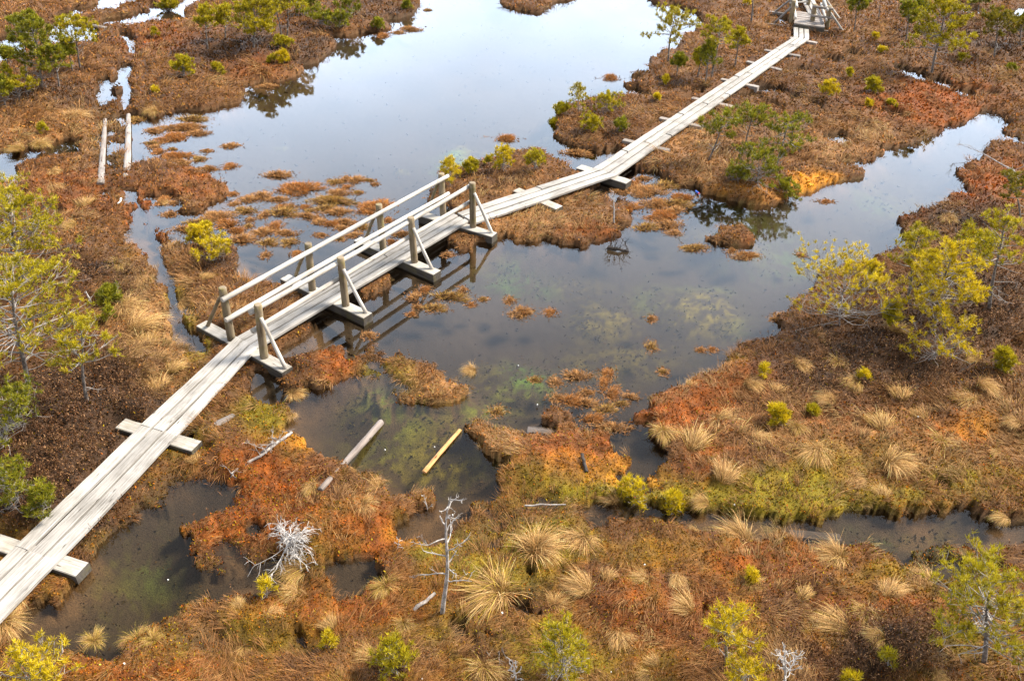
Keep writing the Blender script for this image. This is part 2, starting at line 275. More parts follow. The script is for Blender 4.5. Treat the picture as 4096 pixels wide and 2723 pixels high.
LANDMARKS = [(1346,1065,'the black stump splinter'),(1462,1140,'the bushy lime seedling'),(1239,1265,'the firework-like tussock'),(1030,1280,'the bare dead pine'),(693,1225,'the bleached dead bush'),(808,1050,'the grey log'),(1020,1035,'the orange pole'),
 (1676,1460,'the round lime pine'),(1808,1530,'the bottom dead bush'),(2270,1420,'the corner pine'),(1794,955,'the many-tipped seedling'),(2160,800,'the lowest right bank bush'),(1930,670,'the big yellow bush'),(2312,830,'the drooping small pine'),(1590,940,'the reddest moss'),(1880,1234,'the sunken channel board'),
 (268,345,'the two old logs'),(478,570,'the yellow bushes on the mound'),(600,720,'the near end of the footbridge'),(1000,470,'the far end of the footbridge'),(718,640,'the second left bridge post'),(878,530,'the third left bridge post'),(1415,480,'the silver dead sapling'),(1430,425,'the boardwalk bend'),(1680,550,'the big brown islet'),
 (90,700,'the left edge pines'),(277,462,'the bone-like scrap'),(245,680,'the white snapped stub'),(382,1000,'the nearest cross beam'),(505,975,'the broken wood slab'),(120,150,'the top left pines'),(1300,1500,'the bottom half dead pine'),(906,1510,'the small bottom pine'),(2352,480,'the gnarled edge pine'),(440,270,'the pond corner shore'),
 (1200,720,'the mid pool islet'),(2190,240,'the smooth orange moss')]
AUTO = []
ORD = ['nearest', 'second', 'third', 'fourth', 'fifth', 'sixth', 'seventh', 'eighth', 'ninth', 'tenth', 'eleventh', 'twelfth', 'thirteenth', 'fourteenth', 'fifteenth', 'sixteenth', 'seventeenth']
def auto_label(o, x, y, noun): AUTO.append((o, x, y, noun))
def resolve_labels():
    B = {}
    for o, x, y, noun in AUTO:
        d, lx, ly, nm = min(((math.hypot(x - a, (y - b) * 1.3), a, b, n) for a, b, n in LANDMARKS), key=lambda q: q[0])
        dr = ('left of' if x < lx else 'right of') if abs(x - lx) > abs(y - ly) * 1.3 else ('above' if y < ly else 'below')
        B.setdefault((noun, dr, nm), []).append((d, o))
    for (noun, dr, nm), L in B.items():
        L.sort(key=lambda q: q[0])
        for i, (d, o) in enumerate(L):
            o['label'] = (noun + ' ' + dr + ' ' + nm) if len(L) == 1 else (noun + ', ' + ORD[min(i, 16)] + ' one ' + dr + ' ' + nm)
def tag(o, label=None, cat=None, group=None, kind=None):
    for k, v in (('label', label), ('category', cat), ('group', group), ('kind', kind)):
        if v: o[k] = v
    return o
def empty(name, loc, label=None, cat=None, group=None, rz=0):
    o = bpy.data.objects.new(name, None); scene.collection.objects.link(o); o.location = loc; o.rotation_euler = (0, 0, rz)
    o.empty_display_size = .1
    return tag(o, label, cat, group)
WARM = lin(1.14, 1.0, .74)
def norm(v): return v / np.maximum(np.linalg.norm(v, axis=-1, keepdims=True), 1e-9)

def blade_arrays(base, d, L, W, droop, c0, c1, side=None):
    """tapering two-segment blades: base (n,3), unit direction d, length, width, droop, root and tip colour"""
    n = len(base)
    if side is None:
        a = rng.random(n) * 2 * np.pi
        side = np.stack([np.cos(a), np.sin(a), np.zeros(n)], -1)
        side = norm(side - (side * d).sum(-1, keepdims=True) * d)
    L = L[:, None]; W = (W / 2)[:, None]; dr = (droop)[:, None] * np.array([0, 0, 1.])
    p1 = base + d * L * .55 - dr * L * .12; p2 = base + d * L - dr * L * .5
    V = np.stack([base - side * W, base + side * W, p1 - side * W * .8, p1 + side * W * .8, p2], 1).reshape(-1, 3)
    i = np.arange(n)[:, None] * 5
    loops = (i + np.array([0, 1, 3, 2, 2, 3, 4])).ravel(); st = (np.arange(n)[:, None] * 7 + np.array([0, 4])).ravel()
    C = np.stack([c0, c0, (c0 + c1) / 2, (c0 + c1) / 2, c1], 1).reshape(-1, 3)
    C = np.clip(C * WARM, 0, .9); return V, loops, st, C
def curved_blades(base, d, L, W, droop, c0, c1, side):
    n = len(base); L = L[:, None]; W = (W / 2)[:, None]; P = [base]; dd = d.copy(); C = []
    for k in range(4):
        P.append(P[-1] + dd * L / 4); dd = norm(dd - droop[:, None] * np.array([0, 0, 1.]) * .55)
    V = []
    for k in range(4): V += [P[k] - side * W * (1 - .18 * k), P[k] + side * W * (1 - .18 * k)]; C += [c0 + (c1 - c0) * k / 3] * 2
    V.append(P[4]); C.append(c1)
    i = np.arange(n)[:, None] * 9
    loops = (i + np.array([0, 1, 3, 2, 2, 3, 5, 4, 4, 5, 7, 6, 6, 7, 8])).ravel(); st = (np.arange(n)[:, None] * 15 + np.array([0, 4, 8, 12])).ravel()
    return np.stack(V, 1).reshape(-1, 3), loops, st, np.clip(np.stack(C, 1).reshape(-1, 3) * WARM, 0, .9)
def join(parts):
    V, Lp, S, C = [], [], [], []; nv = nl = 0
    for v, l, s, c in parts:
        V.append(v); Lp.append(l + nv); S.append(s + nl); C.append(c); nv += len(v); nl += len(l)
    return np.concatenate(V), np.concatenate(Lp), np.concatenate(S), np.concatenate(C)

# ------------------------------------------------------------------ materials
def mat(name):
    m = bpy.data.materials.new(name); m.use_nodes = True; m.node_tree.nodes.clear(); return m, m.node_tree
def leaf_mat(name, transl=.25, rough=.6, spec=.2):
    m, t = mat(name)
    o = N(t, 'ShaderNodeOutputMaterial'); at_ = N(t, 'ShaderNodeAttribute', attribute_name='Col')
    p = N(t, 'ShaderNodeBsdfPrincipled'); p.inputs['Roughness'].default_value = rough; p.inputs['Specular IOR Level'].default_value = spec
    t.links.new(at_.outputs[0], p.inputs['Base Color'])
    tr = N(t, 'ShaderNodeBsdfTranslucent'); t.links.new(at_.outputs[0], tr.inputs[0])
    mx = N(t, 'ShaderNodeMixShader'); mx.inputs[0].default_value = transl
    t.links.new(p.outputs[0], mx.inputs[1]); t.links.new(tr.outputs[0], mx.inputs[2]); t.links.new(mx.outputs[0], o.inputs[0])
    return m
M_GRASS = leaf_mat('dry_grass'); M_NEEDLE = leaf_mat('needles', .3, .45, .3); M_SPRIG = leaf_mat('moss_sprigs', .2, .7, .1)
def ground_mat():
    m, t = mat('bog_ground')
    o = N(t, 'ShaderNodeOutputMaterial'); a = N(t, 'ShaderNodeAttribute', attribute_name='Col')
    p = N(t, 'ShaderNodeBsdfPrincipled'); p.inputs['Roughness'].default_value = .8; p.inputs['Specular IOR Level'].default_value = .25
    tc = N(t, 'ShaderNodeTexCoord')
    n1 = N(t, 'ShaderNodeTexNoise', i_Scale=45.0, i_Detail=5.0, i_Roughness=.7); t.links.new(tc.outputs['Object'], n1.inputs['Vector'])
    mr = N(t, 'ShaderNodeMapRange'); t.links.new(n1.outputs[0], mr.inputs[0])
    mr.inputs[1].default_value = .3; mr.inputs[2].default_value = .7; mr.inputs[3].default_value = .45; mr.inputs[4].default_value = 1.6
    vm = N(t, 'ShaderNodeVectorMath', operation='SCALE'); t.links.new(a.outputs[0], vm.inputs[0]); t.links.new(mr.outputs[0], vm.inputs['Scale'])
    t.links.new(vm.outputs[0], p.inputs['Base Color'])
    b = N(t, 'ShaderNodeBump', i_Strength=.9, i_Distance=.03); t.links.new(n1.outputs[0], b.inputs['Height']); t.links.new(b.outputs[0], p.inputs['Normal'])
    t.links.new(p.outputs[0], o.inputs[0]); return m
def water_mat():
    m, t = mat('bog_water')
    o = N(t, 'ShaderNodeOutputMaterial')
    tc = N(t, 'ShaderNodeTexCoord'); n = N(t, 'ShaderNodeTexNoise', i_Scale=5.0, i_Detail=3.0, i_Roughness=.6); t.links.new(tc.outputs['Object'], n.inputs['Vector'])
    b = N(t, 'ShaderNodeBump', i_Strength=.006, i_Distance=.05); t.links.new(n.outputs[0], b.inputs['Height'])
    g = N(t, 'ShaderNodeBsdfGlossy'); g.inputs['Roughness'].default_value = .0; g.inputs['Color'].default_value = (1, 1, 1, 1)
    tr = N(t, 'ShaderNodeBsdfTransparent'); tr.inputs[0].default_value = (.84, .80, .74, 1)
    fr = N(t, 'ShaderNodeFresnel'); fr.inputs[0].default_value = 1.36
    mx = N(t, 'ShaderNodeMixShader')
    t.links.new(b.outputs[0], g.inputs['Normal']); t.links.new(b.outputs[0], fr.inputs['Normal'])
    t.links.new(fr.outputs[0], mx.inputs[0]); t.links.new(tr.outputs[0], mx.inputs[1]); t.links.new(g.outputs[0], mx.inputs[2]); t.links.new(mx.outputs[0], o.inputs[0])
    return m
def wood_mat(name, c_lo, c_hi, grain=(1, 22, 22), rough=.75, moss=0, streak=.5):
    m, t = mat(name)
    o = N(t, 'ShaderNodeOutputMaterial'); p = N(t, 'ShaderNodeBsdfPrincipled'); p.inputs['Roughness'].default_value = rough; p.inputs['Specular IOR Level'].default_value = .2
    tc = N(t, 'ShaderNodeUVMap')
    mp = N(t, 'ShaderNodeMapping'); mp.inputs['Scale'].default_value = grain; t.links.new(tc.outputs[0], mp.inputs[0])
    n = N(t, 'ShaderNodeTexNoise', i_Scale=2.0, i_Detail=6.0, i_Roughness=.65); t.links.new(mp.outputs[0], n.inputs['Vector'])
    tc2 = N(t, 'ShaderNodeTexCoord'); n2 = N(t, 'ShaderNodeTexNoise', i_Scale=1.7, i_Detail=4.0); t.links.new(tc2.outputs['Object'], n2.inputs['Vector'])
    ad = N(t, 'ShaderNodeMath', operation='MULTIPLY_ADD'); t.links.new(n2.outputs[0], ad.inputs[0]); ad.inputs[1].default_value = .7; t.links.new(n.outputs[0], ad.inputs[2])
    r = N(t, 'ShaderNodeValToRGB'); t.links.new(ad.outputs[0], r.inputs[0])
    e = r.color_ramp.elements; e[0].position = .56; e[0].color = (*c_lo, 1); e[1].position = .94; e[1].color = (*c_hi, 1)
    col = r.outputs[0]
    # knots: sparse dark spots drawn out along the grain
    mk = N(t, 'ShaderNodeMapping'); mk.inputs['Scale'].default_value = (1.6, 9, 9); t.links.new(tc.outputs[0], mk.inputs[0])
    vo = N(t, 'ShaderNodeTexVoronoi', i_Scale=1.3); t.links.new(mk.outputs[0], vo.inputs['Vector'])
    kr = N(t, 'ShaderNodeMapRange'); t.links.new(vo.outputs['Distance'], kr.inputs[0]); kr.inputs[1].default_value = .05; kr.inputs[2].default_value = .13; kr.inputs[3].default_value = 1; kr.inputs[4].default_value = 0
    mx = N(t, 'ShaderNodeMixRGB'); mx.inputs[2].default_value = (c_lo[0] * .35, c_lo[1] * .32, c_lo[2] * .3, 1); t.links.new(kr.outputs[0], mx.inputs[0]); t.links.new(col, mx.inputs[1]); col = mx.outputs[0]
    if moss:
        n3 = N(t, 'ShaderNodeTexNoise', i_Scale=7.0, i_Detail=4.0); t.links.new(tc2.outputs['Object'], n3.inputs['Vector'])
        m3 = N(t, 'ShaderNodeMapRange'); t.links.new(n3.outputs[0], m3.inputs[0]); m3.inputs[1].default_value = .48; m3.inputs[2].default_value = .66; m3.inputs[4].default_value = moss
        mx2 = N(t, 'ShaderNodeMixRGB'); mx2.inputs[2].default_value = (.16, .14, .03, 1); t.links.new(m3.outputs[0], mx2.inputs[0]); t.links.new(col, mx2.inputs[1]); col = mx2.outputs[0]
    oi = N(t, 'ShaderNodeObjectInfo'); orr = N(t, 'ShaderNodeMapRange'); t.links.new(oi.outputs['Random'], orr.inputs[0]); orr.inputs[3].default_value = .82; orr.inputs[4].default_value = 1.12
    vs = N(t, 'ShaderNodeVectorMath', operation='SCALE'); t.links.new(col, vs.inputs[0]); t.links.new(orr.outputs[0], vs.inputs['Scale']); col = vs.outputs[0]
    t.links.new(col, p.inputs['Base Color'])
    b = N(t, 'ShaderNodeBump', i_Strength=.5, i_Distance=.006); t.links.new(n.outputs[0], b.inputs['Height']); t.links.new(b.outputs[0], p.inputs['Normal'])
    t.links.new(p.outputs[0], o.inputs[0]); return m
def plain(name, c, rough=.6):
    m, t = mat(name); o = N(t, 'ShaderNodeOutputMaterial'); p = N(t, 'ShaderNodeBsdfPrincipled')
    n = N(t, 'ShaderNodeTexNoise', i_Scale=30.0); mr = N(t, 'ShaderNodeMapRange'); t.links.new(n.outputs[0], mr.inputs[0]); mr.inputs[3].default_value = .6; mr.inputs[4].default_value = 1.3
    vm = N(t, 'ShaderNodeVectorMath', operation='SCALE'); vm.inputs[0].default_value = c; t.links.new(mr.outputs[0], vm.inputs['Scale']); t.links.new(vm.outputs[0], p.inputs['Base Color'])
    p.inputs['Roughness'].default_value = rough; t.links.new(p.outputs[0], o.inputs[0]); return m
def objwood(name, lo, hi, sc_=6.0):
    m, t = mat(name); o = N(t, 'ShaderNodeOutputMaterial'); p = N(t, 'ShaderNodeBsdfPrincipled'); p.inputs['Roughness'].default_value = .8; p.inputs['Specular IOR Level'].default_value = .15
    tc = N(t, 'ShaderNodeTexCoord'); n = N(t, 'ShaderNodeTexNoise', i_Scale=sc_, i_Detail=6.0, i_Roughness=.7); t.links.new(tc.outputs['Object'], n.inputs['Vector'])
    r = N(t, 'ShaderNodeValToRGB'); e_ = r.color_ramp.elements; e_[0].position = .38; e_[0].color = (*lo, 1); e_[1].position = .62; e_[1].color = (*hi, 1)
    t.links.new(n.outputs[0], r.inputs[0]); t.links.new(r.outputs[0], p.inputs['Base Color'])
    b = N(t, 'ShaderNodeBump', i_Strength=.6, i_Distance=.01); t.links.new(n.outputs[0], b.inputs['Height']); t.links.new(b.outputs[0], p.inputs['Normal'])
    t.links.new(p.outputs[0], o.inputs[0]); return m
M_BARK_O = objwood('bark', (.06, .052, .048), (.24, .21, .19), 14); M_GREY_O = objwood('grey_wood', (.15, .13, .12), (.42, .39, .37), 10)
M_TWIG = objwood('twigs', (.13, .115, .11), (.40, .37, .35), 5); M_BONE = objwood('bleached_wood', (.24, .225, .215), (.60, .58, .565), 12); M_DEADG = objwood('dead_grey_wood', (.16, .15, .14), (.50, .47, .45), 12); M_BLACK_O = objwood('soaked_wood', (.012, .010, .009), (.07, .06, .055), 12)

M_GROUND = ground_mat(); M_WATER = water_mat()
M_DECK = wood_mat('pale_planks', (.13, .12, .105), (.40, .385, .365))
M_RAIL = wood_mat('pale_rails', (.22, .19, .16), (.52, .50, .465))
M_SLEEP = wood_mat('dark_sleepers', (.025, .02, .016), (.10, .09, .08), moss=.25); M_STOP = wood_mat('lit_sleeper_tops', (.16, .145, .125), (.42, .40, .37), moss=.2)  # dark sides and pale tops put the sleepers' shade and light into colour
M_POST = wood_mat('mossy_posts', (.09, .065, .04), (.27, .215, .145), grain=(1.2, 14, 14), moss=.55)
M_OLD = wood_mat('silver_wood', (.10, .08, .07), (.30, .27, .25))
M_SUNK = wood_mat('sunken_wood', (.03, .025, .02), (.13, .11, .10)); M_LOG = wood_mat('brown_grey_log', (.08, .062, .052), (.26, .22, .20)); M_ORANGE = wood_mat('fresh_wood', (.30, .13, .05), (.62, .33, .14), moss=.5)
M_BARK = wood_mat('pine_bark', (.07, .06, .055), (.26, .23, .21), grain=(3, 9, 9))
M_BARE = wood_mat('bare_twigs', (.26, .24, .23), (.62, .60, .58), grain=(2, 6, 6))
M_GREY = wood_mat('grey_twigs', (.17, .15, .14), (.42, .39, .36), grain=(2, 6, 6))
M_BLACK = wood_mat('wet_wood', (.012, .01, .01), (.05, .045, .04))
M_WHITE = plain('paper_white', (.8, .8, .76)); M_YELLOW = plain('leaf_yellow', (.5, .5, .05)); M_BLUE = plain('blue_plastic', (.02, .12, .6), .3); M_RED = plain('red_plastic', (.6, .05, .04), .3)

# ------------------------------------------------------------------ the bog itself
C_T, C_R, C_G = lin(.085, .038, .017), lin(.17, .052, .008), lin(.155, .125, .006)
C_H, C_Y, C_K, C_M = lin(.055, .032, .022), lin(.42, .19, .02), lin(.24, .125, .055), lin(.055, .045, .02)
C_PEAT = lin(.022, .016, .010)
def zone_col(x, y, Z):
    n = fbm(x, y, .5, 61)[..., None]; n2 = fbm(x, y, .13, 67)[..., None]; n3 = vnoise(x, y, .9, 71)[..., None]; n4 = vnoise(x, y, .25, 79)[..., None]
    c = (C_T * (1 - n3 * .5) + C_K * n3 * .5) * .8
    near = sstep(14 - y, 0, 5)[..., None]
    c = c * (1 - near * .75 * sstep(n, .4, .62)) + (C_R * n2 + C_G * (1 - n2)) * near * .75 * sstep(n, .4, .62)
    for k, cc in (('K', C_K), ('M', C_M), ('G', C_G), ('R', C_R), ('Y', C_Y), ('H', C_H)):
        w = np.clip(Z[k][..., None] * 1.5 * (.55 + .9 * n4) - .25, 0, 1)
        c = c * (1 - w) + cc * (.7 + .6 * n2) * w
    return c * (.45 + .9 * n2) * lin(1.05, .98, .75)
rows_y = [-60., -20., -5., 0., 2., 3.2]
y = 3.9
while y < 58: rows_y.append(y); y += .0046 * math.hypot(y, 10)
while y < 600: rows_y.append(y); y *= 1.12
rows_y = np.array(rows_y)
u = np.linspace(-1, 1, 900); outer = np.array([1.05, 1.15, 1.35, 1.7, 2.3, 3.5, 6, 12]); u = np.concatenate([-outer[::-1], u, outer])
hw = np.where(rows_y > 0, 2.2 + .58 * np.maximum(rows_y, 4), 8)
X = u[None, :] * hw[:, None]; Y = np.repeat(rows_y[:, None], len(u), 1)
xr, yr = X.ravel(), Y.ravel()
Zg = zones(xr, yr); zz = height(xr, yr, Zg)
col = zone_col(xr, yr, Zg)
al = np.clip(algae(xr, yr), 0, 1)[:, None]
und = sstep(-zz, .0, .06)[:, None]
an = fbm(xr, yr, .16, 83)[:, None]; an2 = vnoise(xr, yr, 1.3, 89)[:, None]
bedc = C_PEAT * (1.6 + 1.6 * an2) + lin(.11, .062, .025) * sstep(fbm(xr, yr, 1.1, 93, 4)[:, None], .42, .62) * (.3 + 1.0 * an) * sstep(zz, -.55, -.1)[:, None]
amot = sstep(fbm(xr, yr, .5, 91, 3)[:, None] * .5 + fbm(xr, yr, .11, 97, 2)[:, None] * .5, .40, .58); al = al * (.15 + .85 * amot)
an2 = sstep(an2, .35, .95); algc = lin(.19, .16, .02) * (1 - an2) + lin(.09, .20, .02) * an2
bedc = bedc * (1 - al * (.45 + .8 * an).clip(0, 1)) + algc * (.5 + an) * al * (.45 + .8 * an).clip(0, 1)
wetedge = (sstep(zz, .0, .045)[:, None] * .6 + .4)
col = col * wetedge * (1 - und) + bedc * und
nr, nc = X.shape
idx = (np.arange(nr - 1)[:, None] * nc + np.arange(nc - 1)[None, :]).ravel()
loops = np.stack([idx, idx + 1, idx + nc + 1, idx + nc], 1).ravel()
g = link('ground', new_mesh('ground', np.c_[xr, yr, zz], loops, np.arange(0, len(loops), 4), col, [M_GROUND], True))
tag(g, 'orange brown sphagnum bog with hummocks, hollows and a peaty bed under the pools', kind='structure')
W = link('water', new_mesh('water', [(-700, -60, 0), (700, -60, 0), (700, 600, 0), (-700, 600, 0)], [0, 1, 2, 3], [0], None, [M_WATER]))
tag(W, 'still dark bog water mirroring a pale sky', kind='structure')

# ------------------------------------------------------------------ plant cover
def screen_points(n, m=.19):
    n = int(n)
    """random spots on the bog, thinner with distance, reaching past the frame on every side"""
    px = rng.uniform(-m * 2359, (1 + m) * 2359, n); py = rng.uniform(-.03 * 1568, (1 + m) * 1568, n)
    P = at(px, py, .08); return P[:, 0].copy(), P[:, 1].copy()
def off_deck(x, y, pad):
    ok = np.ones(len(x), bool)
    for ax, ay, bx, by, hw_ in DECK:
        dx, dy = bx - ax, by - ay; L = math.hypot(dx, dy); t = np.clip(((x - ax) * dx + (y - ay) * dy) / L ** 2, 0, 1)
        ok &= np.hypot(x - ax - t * dx, y - ay - t * dy) > hw_ + pad
    return ok
def dist(x, y): return np.sqrt(x * x + y * y + 100)
# moss and low sprigs
nS = 600000
x, y = screen_points(nS); Z = zones(x, y); z = height(x, y, Z)
k = (z > -.012) & off_deck(x, y, -.1); x, y, z = x[k], y[k], z[k]; Z = {a: b[k] for a, b in Z.items()}
n = len(x); c = zone_col(x, y, Z); tz = np.clip(1 - Z['R'] - Z['G'] - Z['Y'] - Z['H'] * 1.3 - .7 * Z['M'], 0, 1)[:, None] * (.25 + .75 * sstep(y, 11, 16)[:, None]); rr_ = rng.random((n, 1))
tan_ = lin(.17, .085, .035) * (1 - rr_) + lin(.26, .15, .07) * rr_
c = c * (1 - .72 * tz) + tan_ * tz * .72
rs_ = rng.random((n, 1)); pn = sstep(16 - y, 0, 6)[:, None] * (1 - np.clip(Z['H'], 0, 1)[:, None] * .8); pn = pn * (.5 + 1.5 * (fbm(x, y, .35, 171)[:, None] > .5)); c = np.where(rs_ < .16 * pn, lin(.17, .135, .012), np.where(rs_ > 1 - .14 * pn, lin(.20, .072, .012), c))
c = c * (.4 + 2.3 * rng.random((n, 1)) ** 1.6) * (1 + rng.normal(0, .09, (n, 3)))
c = c + np.clip(Z['G'], 0, 1)[:, None] * rng.random((n, 1)) ** 3 * lin(.12, .12, 0)
d = norm(np.c_[rng.normal(0, .75, (n, 2)), np.full(n, .8)])
Ls = .0021 * dist(x, y) * rng.uniform(.6, 1.5, n); c = np.clip(c * lin(1.1, 1.05, .8), .004, .8)
moss = blade_arrays(np.c_[x, y, z - .008], d, Ls, Ls * .55, np.zeros(n), c * .6, c)
o = link('moss', new_mesh('moss', *moss, [M_SPRIG])); tag(o, 'carpet of tiny orange and yellow moss sprigs', kind='stuff')

# sunken moss under the shallow water
x, y = screen_points(160000); z = height(x, y); a_ = algae(x, y)
k = (z < -.012) & (z > -.62) & (rng.random(len(x)) < np.clip(a_ * 1.3, .08, 1) * (.2 + 1.6 * (fbm(x, y, .3, 151) > .5))); x, y, z, a_ = x[k], y[k], z[k], a_[k]
n = len(x); t_ = rng.random((n, 1)) * np.clip(a_, 0, 1)[:, None]; gg_ = vnoise(x, y, 1.3, 89)[:, None]; c = lin(.09, .06, .025) * (1 - t_) + (lin(.26, .22, .025) * (1 - gg_) + lin(.12, .26, .025) * gg_) * t_
d = norm(np.c_[rng.normal(0, .8, (n, 2)), np.full(n, .6)]); Ls = .0034 * dist(x, y) * rng.uniform(.5, 1.5, n)
o = link('sunken_moss', new_mesh('sunken_moss', *blade_arrays(np.c_[x, y, z - .01], d, np.minimum(Ls, np.maximum(.02, -z * .9)), Ls * .5, np.zeros(n), c * .6, c), [M_SPRIG])); tag(o, 'yellow and olive moss growing under the shallow water', kind='stuff')
# grass in combed tufts
nT = 49000
x, y = screen_points(nT); Z = zones(x, y); z = height(x, y, Z)
w1 = samp(w1g, x, y); edge = np.clip(samp(w2g, x, y) * 3, 0, 1)
pr = .74 + .5 * Z['K'] + .35 * edge - .55 * Z['R'] - .42 * Z['G'] - .75 * Z['H'] - .6 * Z['Y'] - .7 * Z['M']
pr = pr * (.35 + 1.3 * fbm(x, y, 1.0, 101)) * np.where(y < 12.5, .62, 1.25)
k = (z > .0) & off_deck(x, y, .06) & (rng.random(nT) < np.clip(pr, .05, 1)); x, y, z = x[k], y[k], z[k]; Z = {a: b[k] for a, b in Z.items()}
n = len(x); nb = 24; big = (rng.random(n) < .22) & (Z['H'] < .8)
flow = fbm(x, y, 2.2, 111) * 4 * np.pi; D = dist(x, y)
tone = rng.random(n); kk = np.clip(Z['K'] * 1.1 + .2 * tone + 2.6 * (fbm(x, y, .9, 103) - .50), 0, 1)
tc0 = lin(.17, .075, .03)[None] * (1 - kk[:, None]) + lin(.28, .15, .07)[None] * kk[:, None]
tc1 = lin(.47, .26, .125)[None] * (1 - kk[:, None]) + lin(.66, .45, .25)[None] * kk[:, None]
pale = (fbm(x, y, .7, 121) > .56)[:, None] * rng.random((n, 1)); tc1 = tc1 * (1 + .35 * pale) * (.85 + .35 * big[:, None])
hz_ = np.clip(Z['H'], 0, 1)[:, None]; tc1 = tc1 * (1 - .35 * hz_); tc0 = tc0 * (1 - .5 * hz_)
gr = (rng.random(n) < .12 + .25 * np.clip(Z['G'], 0, 1))[:, None]; tc0 = np.where(gr, lin(.12, .12, .02), tc0)
R = lambda a: np.repeat(a, nb, 0)
bx, by, bz, bf, bD = R(x), R(y), R(z), R(flow), R(D)
a = rng.random(n * nb) * 2 * np.pi; rr = rng.random(n * nb) ** .5 * .0045 * bD
px_, py_ = bx + np.cos(a) * rr, by + np.sin(a) * rr
out_ = np.c_[np.cos(a) * .45 + np.cos(bf) * .95, np.sin(a) * .45 + np.sin(bf) * .95, rng.uniform(.2, .9, n * nb) * (1 + .4 * R(big))]
out_ += rng.normal(0, .18, out_.shape); d = norm(out_)
Lb = R(rng.uniform(.10, .24, n) * (1 + .75 * big)) * rng.uniform(.6, 1.25, n * nb) * (.55 + bD * .03)
Lb = Lb * (1 - .4 * R(edge[k] if len(edge) == nT else edge))
Wb = .00030 * bD * rng.uniform(.7, 1.35, n * nb)
v = .45 + 1.0 * rng.random((n * nb, 1)) ** 1.3
c0, c1 = R(tc0) * v * .5, R(tc1) * v  # roots darkened for the shade deep between the blades
grass = blade_arrays(np.c_[px_, py_, bz - .01], d, Lb, Wb, rng.uniform(.2, 1.0, n * nb), np.clip(c0, 0, .8), np.clip(c1, 0, .8))
o = link('grass', new_mesh('grass', *grass, [M_GRASS])); tag(o, 'matted tan and rust coloured dry grass over the bog', kind='stuff')

# dark heather scrub
nH = 145000
x, y = screen_points(nH); Z = zones(x, y); z = height(x, y, Z)
pr = np.clip(Z['H'] * 1.1 - .25 + .6 * (fbm(x, y, .9, 131) - .5), 0, 1) + .12 * (fbm(x, y, 1.4, 137) > .55)
k = (z > .02) & off_deck(x, y, .1) & (rng.random(nH) < pr); x, y, z = x[k], y[k], z[k]
n = len(x); D = dist(x, y); d = norm(np.c_[rng.normal(0, .38, (n, 2)), np.ones(n)]); Lh = rng.uniform(.10, .26, n)
b0 = np.c_[x, y, z - .02]
cst = lin(.085, .048, .032) * rng.uniform(.6, 1.5, (n, 1))
parts = [blade_arrays(b0, d, Lh, .0005 * D, np.zeros(n), cst * .7, cst)]
for q in range(6):
    t = rng.uniform(.3, 1, n)[:, None]; dd = norm(d + rng.normal(0, .8, (n, 3)))
    cc = np.where(rng.random((n, 1)) < .28, lin(.30, .19, .12), lin(.11, .058, .034)) * rng.uniform(.6, 1.4, (n, 1))
    parts.append(blade_arrays(b0 + d * Lh[:, None] * t, dd, .0017 * D * rng.uniform(.6, 1.4, n), .0008 * D, np.zeros(n), cc, cc))
o = link('heather', new_mesh('heather', *join(parts), [M_GRASS])); tag(o, 'dark brown leafless heather with pale seed heads', kind='stuff')
